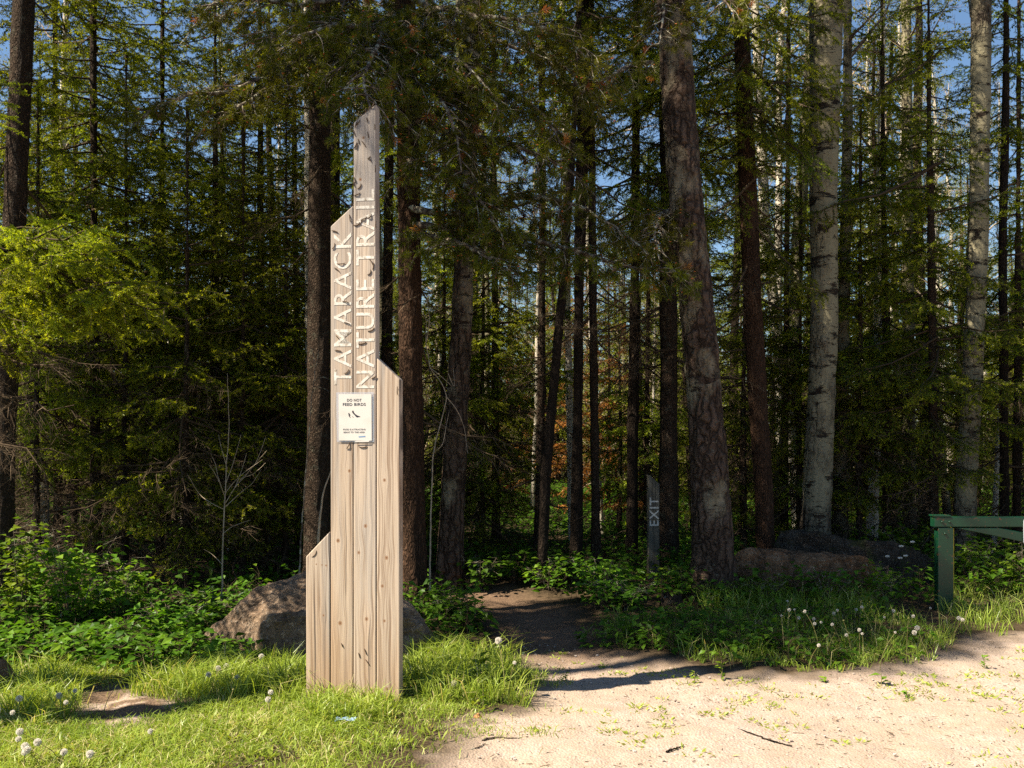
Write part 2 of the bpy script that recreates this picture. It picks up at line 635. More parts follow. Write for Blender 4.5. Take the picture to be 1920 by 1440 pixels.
def spray(L, seed, spacing=0.0175, per=3, ln=0.028, wd=0.0092, dead=False, bare=0.15):
    """one spruce branch of length L along +X: limb, drooping side twigs, twiglets and needles"""
    rng = np.random.default_rng(seed)
    n = 9
    t = np.linspace(0, 1, n)
    yaw = rng.normal(0, 0.05)
    axis = np.c_[L * t, L * (0.05 * np.sin(3 * t + rng.random() * 6) + yaw * t), L * (-0.16 * t + 0.16 * t ** 2.4) + L * 0.02 * rng.normal(size=n) * t]
    m = MB()
    r0 = 0.006 + 0.0075 * L
    m.tube(axis, r0 * (1 - 0.85 * t), 5, 1, 0.4)
    tt = np.arange(bare, 0.99, 0.055 / L)
    tt = tt + rng.uniform(-0.01, 0.01, len(tt))
    sgn = np.where(np.arange(len(tt)) % 2, 1, -1)
    ax = np.stack([np.interp(tt, t, axis[:, c]) for c in range(3)], 1)
    prof = np.minimum(1, (tt - bare + 0.06) * 4) * (1 - tt) ** 0.75
    tl = L * 0.46 * prof * rng.uniform(0.55, 1.15, len(tt)) + 0.07
    ang = rng.uniform(0.7, 1.05, len(tt)) * sgn
    dz = rng.uniform(-0.85, 0.05, len(tt))
    td = nrm(np.c_[np.cos(ang), np.sin(ang), dz])
    if dead:
        keep = rng.random(len(tt)) < 0.75
        ax, td, tl = ax[keep], td[keep], tl[keep] * rng.uniform(0.3, 1.1, keep.sum())
    mid = ax + td * (tl * 0.55)[:, None]
    td2 = nrm(td + np.c_[np.full(len(td), 0.35), np.zeros(len(td)), rng.uniform(-0.45, 0.05, len(td))])
    end = mid + td2 * (tl * 0.5)[:, None]
    m.prisms(ax, mid, 0.0028, 0.0020, 1, rng.random(len(ax)))
    m.prisms(mid, end, 0.0020, 0.0009, 1, rng.random(len(ax)))
    # twiglets
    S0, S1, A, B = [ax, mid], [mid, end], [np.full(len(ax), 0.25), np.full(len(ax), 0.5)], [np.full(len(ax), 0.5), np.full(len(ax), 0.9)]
    cnt = np.maximum(0, (tl / 0.045).astype(int))
    idx = np.repeat(np.arange(len(tl)), cnt)
    if len(idx):
        s = rng.uniform(0.15, 0.98, len(idx))
        pa = np.where((s < 0.55)[:, None], ax[idx] + (mid - ax)[idx] * (s / 0.55)[:, None], mid[idx] + (end - mid)[idx] * ((s - 0.55) / 0.45)[:, None])
        perp = nrm(np.c_[-td[idx][:, 1], td[idx][:, 0], np.zeros(len(idx))]) * np.where(rng.random(len(idx)) < 0.5, 1, -1)[:, None]
        dd = nrm(td[idx] + perp * rng.uniform(0.6, 1.1, len(idx))[:, None] + np.c_[np.zeros((len(idx), 2)), rng.uniform(-0.55, 0.1, len(idx))])
        sl_ = rng.uniform(0.045, 0.12, len(idx)) * (1.5 if dead else 1)
        pe = pa + dd * sl_[:, None]
        m.prisms(pa, pe, 0.0014, 0.0007, 1, rng.random(len(idx)))
        S0.append(pa); S1.append(pe)
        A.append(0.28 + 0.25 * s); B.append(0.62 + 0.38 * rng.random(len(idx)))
        if dead:
            i2 = np.repeat(np.arange(len(pa)), 2)
            pb = pa[i2] + (pe - pa)[i2] * rng.uniform(0.3, 1, len(i2))[:, None]
            pd = pb + nrm(dd[i2] + rng.normal(0, 0.6, (len(i2), 3)) + np.array([0, 0, -0.3])) * rng.uniform(0.03, 0.10, len(i2))[:, None]
            m.prisms(pb, pd, 0.001, 0.0006, 1, rng.random(len(i2)))
    S0.append(axis[5:8]); S1.append(axis[6:9]); A.append(np.full(3, 0.4)); B.append(np.full(3, 0.85))
    if not dead:
        q, ti = needles_on(rng, np.concatenate(S0), np.concatenate(S1), spacing, per, ln, wd, np.concatenate(A), np.concatenate(B))
        m.quads(q, 0, ti)
    return m


SPR = {L: [spray(L, 100 + int(L * 10) * 7 + i) for i in range(3)] for L in (0.45, 0.8, 1.2, 1.7, 2.3)}
DEAD = {L: [spray(L, 900 + int(L * 10) * 7 + i, dead=True, bare=0.1) for i in range(3)] for L in (0.7, 1.2, 1.8)}


def pick(lib, L, rng):
    key = min(lib, key=lambda q: abs(q - L))
    return lib[key][rng.integers(len(lib[key]))], L / key


def rot(rz, pitch, roll, sc, loc):
    cz, sz, cp, sp, cr, sr = math.cos(rz), math.sin(rz), math.cos(pitch), math.sin(pitch), math.cos(roll), math.sin(roll)
    Rz = np.array([[cz, -sz, 0], [sz, cz, 0], [0, 0, 1]])
    Ry = np.array([[cp, 0, -sp], [0, 1, 0], [sp, 0, cp]])      # + pitch lifts the tip
    Rx = np.array([[1, 0, 0], [0, cr, -sr], [0, sr, cr]])
    m = np.eye(4)
    m[:3, :3] = Rz @ Ry @ Rx * sc
    m[:3, 3] = loc
    return m


def axis_at(path, z):
    return np.array([np.interp(z, path[:, 2], path[:, 0]), np.interp(z, path[:, 2], path[:, 1]), z])


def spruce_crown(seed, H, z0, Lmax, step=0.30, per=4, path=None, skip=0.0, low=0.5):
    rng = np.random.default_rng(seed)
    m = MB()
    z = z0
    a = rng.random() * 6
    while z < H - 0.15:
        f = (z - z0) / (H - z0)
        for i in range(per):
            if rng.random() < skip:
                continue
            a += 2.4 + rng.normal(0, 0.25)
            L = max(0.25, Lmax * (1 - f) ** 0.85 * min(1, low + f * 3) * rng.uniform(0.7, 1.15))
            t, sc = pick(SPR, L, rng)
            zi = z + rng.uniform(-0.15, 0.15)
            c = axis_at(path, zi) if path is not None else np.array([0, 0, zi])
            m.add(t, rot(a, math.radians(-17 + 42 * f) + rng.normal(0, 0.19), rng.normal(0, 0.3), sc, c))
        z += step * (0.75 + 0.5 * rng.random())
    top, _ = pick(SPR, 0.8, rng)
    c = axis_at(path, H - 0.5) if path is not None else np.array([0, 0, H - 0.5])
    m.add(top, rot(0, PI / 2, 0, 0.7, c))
    return m


def dead_limbs(seed, z0, z1, n, Lmin=0.5, Lmax=1.5, path=None):
    rng = np.random.default_rng(seed)
    m = MB()
    for i in range(n):
        z = rng.uniform(z0, z1)
        t, sc = pick(DEAD, rng.uniform(Lmin, Lmax), rng)
        c = axis_at(path, z) if path is not None else np.array([0, 0, z])
        m.add(t, rot(rng.random() * 2 * PI, rng.normal(-0.25, 0.22), rng.normal(0, 0.5), sc, c))
    return m


def trunk_mesh(path, rad, k=28, ring=0.05, rough=0.012, seed=0, flare=0.4, zmax=None, fur=0.0):
    """a trunk along PATH (points with rising z): swelling foot, uneven bark"""
    path = np.asarray(path, float)
    rad = np.asarray(rad, float)
    z = np.arange(path[0, 2], path[-1, 2], ring)
    if zmax:
        z = np.concatenate([z[z < zmax], np.linspace(zmax, path[-1, 2], 14)])
    c = np.stack([np.interp(z, path[:, 2], path[:, 0]), np.interp(z, path[:, 2], path[:, 1]), z], 1)
    # smooth the bends
    for _ in range(6):
        c[1:-1, :2] = 0.25 * c[:-2, :2] + 0.5 * c[1:-1, :2] + 0.25 * c[2:, :2]
    r = np.interp(z, path[:, 2], rad)
    a = np.arange(k) / k * 2 * PI
    zz_ = z[:, None] + 0 * a[None]
    ca, sa = np.cos(a)[None] + 0 * zz_, np.sin(a)[None] + 0 * zz_
    q = np.c_[(ca * r[:, None]).ravel(), (sa * r[:, None]).ravel(), zz_.ravel()]
    rr = r[:, None] * np.ones(k)[None]
    lobes = 1 + flare * np.exp(-(zz_ - path[0, 2]) / 0.22) * (0.7 + 0.6 * np.cos(a[None] * 5 + seed) * 0.5)
    rr = rr * lobes
    rr = rr + ((fbm(q * np.array([6, 6, 2.0]), seed + 3, 2) - 0.5) * rough * 2.2).reshape(rr.shape)
    rr = rr + ((fbm(q * np.array([38, 38, 9.0]), seed + 5, 2) - 0.5) * rough * 1.6).reshape(rr.shape)
    if fur:
        f = np.abs(vnoise(q * np.array([24, 24, 2.6]) + 3 * vnoise(q * 5, seed)[:, None], seed + 8) - 0.5) * 2
        rr = rr - (fur * np.clip(1 - f * 2.4, 0, 1)).reshape(rr.shape) * np.clip(1.35 - zz_ / 5.5, 0.15, 1)
    v = np.stack([c[:, 0:1] + rr * ca, c[:, 1:2] + rr * sa, zz_], -1)
    i = np.arange(len(z) - 1)[:, None] * k
    j = np.arange(k)[None]
    jn = (j + 1) % k
    m = MB()
    m.raw(v.reshape(-1, 3), np.stack([i + j, i + jn, i + k + jn, i + k + j], -1).reshape(-1, 4), 0, 0.5, True)
    return m, c


def hardwood_crown(seed, H, z0, spread=1.6, leaves=1.0, path=None, n=18):
    """bare-ish limbs of an aspen with young leaves scattered on the twigs"""
    rng = np.random.default_rng(seed)
    m = MB()
    ends = []
    for i in range(n):
        z = rng.uniform(z0, H - 0.3)
        f = (z - z0) / (H - z0)
        L = spread * (1 - 0.6 * f) * rng.uniform(0.6, 1.2)
        a = rng.random() * 2 * PI
        up = rng.uniform(0.25, 0.9)
        p = [axis_at(path, z) if path is not None else np.array([0, 0, z])]
        d = nrm(np.array([math.cos(a), math.sin(a), up]))
        for s_ in range(6):
            d = nrm(d + rng.normal(0, 0.16, 3) + np.array([0, 0, 0.05]))
            p.append(p[-1] + d * L / 6)
        p = np.array(p)
        m.tube(p, np.linspace(0.012 + 0.012 * L, 0.003, 7), 5, 1, 0.5)
        cnt = int(14 * L)
        t = rng.uniform(1.5, 5.99, cnt)
        i0 = t.astype(int)
        b = p[i0] + (p[np.minimum(i0 + 1, 6)] - p[i0]) * (t - i0)[:, None]
        dd = nrm(nrm(p[-1] - p[0])[None] * 0.8 + rand_unit(rng, cnt))
        e = b + dd * rng.uniform(0.2, 0.6, cnt)[:, None]
        m.prisms(b, e, 0.004, 0.0015, 1, 0.8)
        i2 = np.repeat(np.arange(cnt), 3)
        b2 = b[i2] + (e - b)[i2] * rng.uniform(0.2, 1, len(i2))[:, None]
        e2 = b2 + nrm(dd[i2] + rand_unit(rng, len(i2)) * 0.9) * rng.uniform(0.08, 0.3, len(i2))[:, None]
        m.prisms(b2, e2, 0.002, 0.0009, 1, 0.9)
        ends.append(np.concatenate([e2, e, b2]))
    ends = np.concatenate(ends)
    if leaves > 0:
        idx = np.repeat(np.arange(len(ends)), rng.poisson(leaves, len(ends)))
        c = ends[idx] + rng.normal(0, 0.045, (len(idx), 3))
        dr = rand_unit(rng, len(idx)) + np.array([0, 0, -0.4])
        dr = nrm(dr)
        m.quads(diamond(c, dr, nrm(np.cross(dr, rand_unit(rng, len(idx)))), rng.uniform(0.03, 0.05, len(idx)), rng.uniform(0.025, 0.04, len(idx)), 0.5), 0, rng.random(len(idx)))
    return m


def pine_bough(path, seed, r0=0.028, sec=0.10, seclen=0.55, per=46, nl=0.052, cones=0.22, droop=0.5, lichen=True, rust=0.015):
    """a long pine limb along PATH with drooping side branches, bottle-brush tufts and orange cones"""
    rng = np.random.default_rng(seed)
    path = np.asarray(path, float)
    seg = np.r_[0, np.cumsum(np.linalg.norm(np.diff(path, axis=0), axis=1))]
    s = np.linspace(0, seg[-1], int(seg[-1] / 0.06) + 4)
    ax = np.stack([np.interp(s, seg, path[:, c]) for c in range(3)], 1)
    for _ in range(4):
        ax[1:-1] = 0.25 * ax[:-2] + 0.5 * ax[1:-1] + 0.25 * ax[2:]
    ax[1:] += np.cumsum(rng.normal(0, 0.004, (len(ax) - 1, 3)), 0)
    m = MB()
    m.tube(ax, np.linspace(r0, 0.006, len(ax)), 7, 1, 0.5)
    tan = nrm(np.gradient(ax, axis=0))
    n = int(seg[-1] / sec)
    at = np.clip((np.linspace(0.12, 1, n) * (len(ax) - 1)).astype(int), 0, len(ax) - 1)
    T0, T1 = [], []
    for i, q in enumerate(at):
        f = q / (len(ax) - 1)
        L = seclen * (1.1 - 0.65 * f) * rng.uniform(0.5, 1.25)
        sd = nrm(np.cross(tan[q], np.array([0, 0, 1.0]))) * (1 if i % 2 else -1)
        d = nrm(tan[q] * 0.7 + sd * rng.uniform(0.4, 1.0) + np.array([0, 0, rng.uniform(-0.1, 0.5)]))
        p = [ax[q]]
        for _ in range(6):
            d = nrm(d + np.array([0, 0, -droop * 0.28]) + rng.normal(0, 0.12, 3))
            p.append(p[-1] + d * L / 6)
        p = np.array(p)
        m.tube(p, np.linspace(0.0065, 0.0025, 7), 4, 1, 0.6)
        T0.append(p[5:6]); T1.append(p[6:7])
        cnt = int(L / 0.075) + 1
        t = rng.uniform(1.2, 5.9, cnt)
        i0 = t.astype(int)
        b = p[i0] + (p[i0 + 1] - p[i0]) * (t - i0)[:, None]
        dd = nrm((p[i0 + 1] - p[i0]) / (L / 6) * 0.7 + rand_unit(rng, cnt) * 0.9 + np.array([0, 0, -droop * 0.5]))
        e = b + dd * rng.uniform(0.09, 0.22, cnt)[:, None]
        mid_ = b + (e - b) * 0.45 + rng.normal(0, 0.01, (cnt, 3))
        m.prisms(b, mid_, 0.0026, 0.0022, 1, 0.7)
        m.prisms(mid_, e, 0.0022, 0.002, 1, 0.7)
        T0.append(mid_); T1.append(e)
    T0, T1 = np.concatenate(T0), np.concatenate(T1)
    dead = rng.random(len(T0)) < rust
    for sel, mat in ((~dead, 0), (dead, 2)):
        if not sel.any():
            continue
        a, b = T0[sel], T1[sel]
        a = b + (a - b) * np.minimum(1, 0.085 / np.maximum(np.linalg.norm(a - b, axis=1), 1e-3))[:, None]
        cl = rng.random(len(a)) * 0.5
        q, ti = needles_on(rng, a, b, 10.0, per, nl, 0.0052, cl, cl + 0.35, 1.0)
        m.quads(q, mat, ti)
    c = T1[rng.random(len(T1)) < cones]
    if len(c):
        u = rand_unit(rng, len(c))
        u[:, 2] = np.abs(u[:, 2]) * 0.4 - 0.1
        u = nrm(u)
        m.prisms(c, c + u * 0.008, 0.003, 0.006, 3, 0.5, 6)
        m.prisms(c + u * 0.008, c + u * 0.022, 0.006, 0.002, 3, 0.5, 6)
    return m


PINE_MATS = [M['pine'], M['bough'], M['rust'], M['cone']]
SPRUCE_MATS = [M['spruce'], M['twig']]


# ------------------------------------------------------------------ the trees one can tell apart
def px_path(pts, d, base_y=None, H=13.0):
    """trunk line from measured (column, row, width in px) at distance d, foot first, carried on to height H"""
    P3, R = [], []
    for px, py, w in pts:
        q = P(px, py, d)
        P3.append(q)
        R.append(w * d / F_PX / 2)
    P3, R = np.array(P3), np.array(R)
    g = gz1(P3[0, 0], d)
    if P3[0, 2] > g - 0.06:
        e = P3[0].copy()
        e[2] = g - 0.08
        if P3[0, 2] - e[2] < 0.03:
            P3[0, 2] = g - 0.08
        else:
            P3 = np.vstack([e, P3])
            R = np.r_[R[0] * 1.04, R]
    else:
        P3[0, 2] = g - 0.08
    top = P3[-1]
    slope = (P3[-1] - P3[max(0, len(P3) - 3)])
    slope = slope / max(slope[2], 1e-3)
    hz = H - top[2]
    e = top + np.array([slope[0] * hz * 0.5, slope[1] * hz * 0.5, hz])
    m1 = top + (e - top) * 0.5
    P3 = np.vstack([P3, m1, e])
    R = np.r_[R, R[-1] * 0.62, 0.015]
    return P3, R


def tree(name, label, cat, pts, d, bark, H=13.0, k=28, rough=0.010, seed=1, flare=0.4, fur=0.0, ring=0.05, group=None):
    P3, R = px_path(pts, d, H=H)
    base = P3[0].copy()
    P3 = P3 - base
    root = empty(name, base)
    tag(root, label, cat, group)
    mt, c = trunk_mesh(P3, R, k, ring, rough, seed, flare, zmax=min(H, 1.6 + 0.5 * d), fur=fur)
    mt.build('trunk', M[bark], root)
    return root, P3


def spruce_tree(label, pts, d, H, z0, Lmax, seed, bark='bark_spruce', deadn=24, dz=(0.8, 4.5), step=0.34, per=4, skip=0.1, **kw):
    r, path = tree('spruce_tree', label, 'tree', pts, d, bark, H, seed=seed, **kw)
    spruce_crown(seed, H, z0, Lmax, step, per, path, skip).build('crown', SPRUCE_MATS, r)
    if 0 < deadn <= 10:
        for i in range(deadn):
            dead_limbs(seed + 50 + i * 7, dz[0] + (dz[1] - dz[0]) * i / deadn, dz[0] + (dz[1] - dz[0]) * (i + 1) / deadn, 1, 0.5, 1.4, path).build('dead_branch', SPRUCE_MATS, r)
    elif deadn:
        dead_limbs(seed + 50, dz[0], dz[1], deadn, 0.5, 1.4, path).build('dead_branches', SPRUCE_MATS, r)
    return r, path


def aspen_tree(label, pts, d, H, seed, bark='aspen', z0=5.5, leaves=0.8, n=16, name='aspen_tree', **kw):
    r, path = tree(name, label, 'tree', pts, d, bark, H, seed=seed, **kw)
    hardwood_crown(seed, H, z0, 1.5, leaves, path, n).build('crown', [M['aspenleaf'], M['stick'] if bark == 'birch' else M['bough']], r)
    return r, path


# left edge
spruce_tree('dark straight spruce trunk rising at the left edge of the photo', [(0, 1130, 46), (8, 800, 40), (28, 400, 38), (45, 0, 40)], 9.0, 14, 6.6, 1.7, 21, deadn=14, dz=(2.5, 6.0), k=36)
# behind the trail sign
spruce_tree('thick scaly spruce trunk just behind the left side of the trail sign', [(592, 1120, 50), (597, 800, 42), (599, 400, 40), (602, 0, 38)], 9.9, 14, 5.2, 2.0, 22, deadn=10, dz=(3.0, 5.5), k=40, rough=0.014)
aspen_tree('pale birch strip showing left of the scaly spruce behind the sign', [(590, 1080, 22), (583, 700, 20), (580, 300, 18), (578, 0, 16)], 11.2, 12, 23, 'birch', name='birch_tree', k=20)
# path side
aspen_tree('dark-footed aspen with grey upper bark right of the pine', [(842, 1108, 52), (850, 900, 46), (866, 600, 38), (876, 300, 36), (888, 0, 34)], 10.6, 14, 25, 'poplar', k=36, rough=0.012, fur=0.008)
spruce_tree('slender dark spruce between the trail sign and the brown pine', [(722, 1060, 22), (726, 600, 20), (730, 300, 17), (735, 0, 15)], 12.6, 13, 4.6, 1.5, 26, deadn=16)
spruce_tree('leaning near-black trunk in the middle of the trail woods', [(1015, 1108, 21), (1022, 900, 21), (1040, 700, 18), (1055, 540, 17), (1072, 300, 14), (1084, 100, 12)], 10.7, 10, 5.6, 1.1, 27, 'bark_dark', deadn=6, dz=(2, 5), flare=0.2)
spruce_tree('thin dark trunk touching the left of the leaning black trunk', [(1007, 1062, 14), (1014, 800, 14), (1017, 500, 13), (1016, 200, 12)], 12.5, 12, 5.4, 1.3, 28, 'bark_spruce', deadn=10)
spruce_tree('tall straight dark trunk right beside the white birch', [(1080, 1082, 24), (1083, 800, 19), (1086, 500, 18), (1092, 300, 21), (1098, 0, 22)], 11.5, 14, 6.6, 1.3, 29, 'bark_dark', deadn=10, dz=(2.5, 6), flare=0.2)
aspen_tree('slim white birch lit by the sun in the middle of the woods', [(1074, 1035, 15), (1070, 850, 14), (1064, 600, 13), (1060, 300, 11), (1054, 0, 10)], 14.0, 13, 30, 'birch', name='birch_tree', k=20, flare=0.1)
aspen_tree('thin pale birch standing right of the tall dark trunk', [(1130, 1020, 11), (1122, 900, 11), (1112, 700, 9), (1104, 520, 8), (1098, 300, 7)], 16.5, 12, 31, 'birch', name='birch_tree', k=16, flare=0.1)
spruce_tree('short-looking brown trunk right of the thin pale birch', [(1118, 1090, 20), (1116, 900, 17), (1112, 600, 15)], 11.6, 12, 5.0, 1.3, 32, deadn=12, dz=(2.8, 5))
spruce_tree('dark brown trunk left of the exit post', [(1184, 1076, 24), (1186, 850, 20), (1190, 600, 18), (1192, 300, 16)], 12.2, 13, 4.2, 1.5, 33, 'bark_dark', deadn=26, dz=(2.6, 4.8))
spruce_tree('scaly grey spruce trunk directly behind the exit post', [(1252, 1078, 42), (1254, 850, 34), (1254, 600, 32), (1252, 300, 28)], 11.9, 13, 4.3, 1.7, 34, deadn=26, dz=(2.2, 4.8), k=40, rough=0.014)
# the big poplar and its neighbours
r, path = tree('poplar_tree', 'thickest trunk, an old poplar with patchy pale bark beside the trail', 'tree', [(1340, 1140, 96), (1337, 1050, 82), (1333, 930, 74), (1322, 760, 68), (1308, 600, 66), (1288, 400, 63), (1272, 200, 62), (1262, 0, 62)], 9.65, 'poplar', 14, k=72, rough=0.015, seed=35, flare=0.32, fur=0.014, ring=0.03)
hardwood_crown(35, 14, 7.5, 2.2, 0.8, path, 16).build('crown', [M['aspenleaf'], M['bough']], r)
LEAN, _ = spruce_tree('dark leaning spruce right of the old poplar', [(1437, 1090, 34), (1434, 950, 34), (1424, 800, 34), (1412, 600, 35), (1402, 350, 34), (1388, 0, 28)], 11.4, 14, 4.9, 1.7, 36, 'bark_pine', deadn=24, dz=(2.6, 5.5), k=32)
aspen_tree('broad pale aspen with black bark rings right of the leaning spruce', [(1526, 1080, 62), (1530, 950, 56), (1538, 800, 52), (1546, 600, 50), (1544, 350, 50), (1548, 100, 58), (1549, 0, 60)], 11.8, 14, 37, 'aspen', z0=7.0, k=48, rough=0.012, fur=0.010)
aspen_tree('narrow aspen close behind the broad ringed aspen', [(1574, 1050, 32), (1577, 800, 26), (1584, 500, 20), (1590, 200, 17), (1588, 0, 16)], 13.2, 13, 38, 'aspen', k=24)
aspen_tree('sunlit white birch trunk seen through the branches behind the boulders', [(1634, 1030, 22), (1640, 850, 19), (1646, 600, 17), (1652, 300, 14)], 14.2, 12, 39, 'birch', name='birch_tree', k=20)
aspen_tree('grey double-looking aspen trunk behind layered spruce sprays', [(1706, 1030, 26), (1704, 700, 22), (1702, 400, 20), (1700, 100, 18)], 14.8, 13, 40, 'aspen', k=24)
aspen_tree('pale ringed aspen near the right edge above the green gate', [(1804, 1070, 44), (1812, 900, 38), (1824, 700, 36), (1834, 450, 35), (1838, 200, 35), (1840, 0, 36)], 12.2, 14, 41, 'aspen', z0=6.4, k=40, rough=0.010, n=22)
spruce_tree('thin black trunk right of the pale ringed aspen', [(1884, 1050, 17), (1882, 700, 16), (1880, 450, 15), (1886, 200, 12)], 12.8, 11, 5.6, 1.0, 42, 'bark_dark', deadn=14)
for i, (px, d, H, z0, Lm, lab) in enumerate([
    (70, 10.6, 5.4, 1.5, 1.2, 'small dark spruce in the thicket behind the left shrubs'), (235, 10.9, 5.8, 1.0, 1.3, 'small spruce in the thicket between two thin dark trunks'), (350, 10.2, 5.0, 0.7, 1.2, 'low dense spruce in the thicket left of the bare sapling'),
    (455, 10.6, 5.4, 0.6, 1.25, 'low dense spruce in the thicket right behind the bare sapling'), (535, 11.0, 5.8, 0.8, 1.2, 'small spruce in the thicket beside the boulder top'), (140, 11.8, 5.8, 1.4, 1.4, 'tallest small spruce in the far left thicket'),
    (20, 12.4, 5.4, 1.2, 1.4, 'small spruce at the far left edge of the thicket'), (415, 12.8, 6.2, 0.8, 1.5, 'shadowed spruce deep in the thicket behind the bare sapling'),
    (905, 12.9, 5.6, 0.5, 1.4, 'low dark spruce between the aspen and the black trunks'), (832, 13.0, 6.4, 0.6, 1.4, 'dark spruce behind the dark-footed aspen'),
    (1214, 13.6, 5.6, 0.9, 1.3, 'spruce filling the space left of the scaly grey spruce'), (1395, 13.0, 5.6, 0.8, 1.3, 'low spruce between the old poplar and the leaning spruce'),
    (1500, 13.2, 5.8, 0.8, 1.3, 'low spruce in the gap left of the broad ringed aspen'), (1612, 12.9, 6.0, 1.0, 1.4, 'low spruce right of the broad ringed aspen')]):
    spruce_tree(lab, [(px, 1080, 13), (px - 2, 800, 10), (px + 1, 620, 7)], d, H, z0, Lm, 640 + i, deadn=26, dz=(0.3, 2.4), step=0.24, per=4, skip=0.1, k=14)
# young spruces of the left thicket
for i, (pts, d, H, z0, Lm, lab) in enumerate([
    ([(180, 1075, 20), (178, 700, 17), (176, 400, 13)], 11.2, 10, 2.6, 1.5, 'dark young spruce trunk under the bright overhanging bough'),
    ([(300, 1050, 15), (302, 600, 12), (304, 300, 9)], 12.4, 10.5, 1.9, 1.5, 'young spruce with many dead lower twigs behind the leafy shrubs'),
    ([(408, 1055, 15), (405, 600, 12), (404, 300, 9)], 11.6, 7.4, 1.1, 1.5, 'bushy young spruce behind the bare sapling'),
    ([(492, 1050, 17), (490, 600, 14), (488, 300, 11)], 12.0, 7.6, 0.9, 1.7, 'dense young spruce between the sapling and the trail sign'),
    ([(110, 1050, 17), (106, 600, 14), (104, 300, 11)], 12.6, 11.5, 2.6, 1.6, 'young spruce half hidden behind the bright bough'),
    ([(560, 1040, 13), (556, 600, 11), (552, 300, 8)], 13.2, 7.8, 1.3, 1.5, 'thin young spruce just left of the scaly spruce trunk'),
]):
    spruce_tree(lab, pts, d, H, z0, Lm, 60 + i, deadn=26, dz=(0.5, 3.0), step=0.24, per=5, skip=0.08, k=16)
# right hand thicket, layered sprays
for i, (pts, d, H, z0, Lm, lab) in enumerate([
    ([(1752, 1040, 18), (1748, 600, 14), (1742, 200, 9)], 12.4, 8.5, 1.5, 1.7, 'green layered young spruce left of the right edge aspen'),
    ([(1662, 1040, 15), (1660, 600, 12), (1655, 200, 8)], 13.4, 9, 2.4, 1.6, 'young spruce with bright layered sprays behind the boulders'),
    ([(1470, 1030, 14), (1474, 600, 11), (1478, 200, 8)], 13.6, 10, 2.6, 1.5, 'young spruce filling the gap between leaning spruce and broad aspen'),
    ([(1906, 1040, 16), (1908, 600, 12), (1910, 200, 8)], 13.4, 9, 2.2, 1.6, 'young spruce at the right edge behind the gate beam'),
    ([(930, 1040, 15), (928, 600, 13), (926, 200, 9)], 13.8, 11, 1.7, 1.7, 'shadowy young spruce left of the black trunks'),
]):
    o_, _ = spruce_tree(lab, pts, d, H, z0, Lm, 70 + i, deadn=20, dz=(0.5, 3.2), step=0.29, per=4, skip=0.14, k=16)
    if i == 0:
        RINGED = o_
for r_, spots in ((LEAN, [((1402, 120, 11.3), (1600, 250, 10.4)), ((1400, 60, 11.3), (1580, 130, 10.6)), ((1404, 200, 11.3), (1570, 330, 10.5)), ((1408, 330, 11.3), (1300, 440, 10.4)), ((1410, 420, 11.3), (1560, 560, 10.6)), ((1400, 90, 11.3), (1330, 180, 10.5)), ((1402, 150, 11.3), (1500, 300, 10.5))]),
                  (RINGED, [((1752, 300, 12.4), (1560, 400, 11.2)), ((1750, 100, 12.4), (1600, 180, 11.3))])):
    o_ = np.array(r_.location)
    for i, (a, b) in enumerate(spots):
        t = SPR[1.7][i % 3]
        s_, e_ = P(*a), P(*b)
        d_ = e_ - s_
        MB().add(t, rot(math.atan2(d_[1], d_[0]), math.atan2(d_[2], math.hypot(d_[0], d_[1])), 0.3 * (i % 3 - 1), np.linalg.norm(d_) / 1.7, s_ - o_)).build('bough', SPRUCE_MATS, r_)

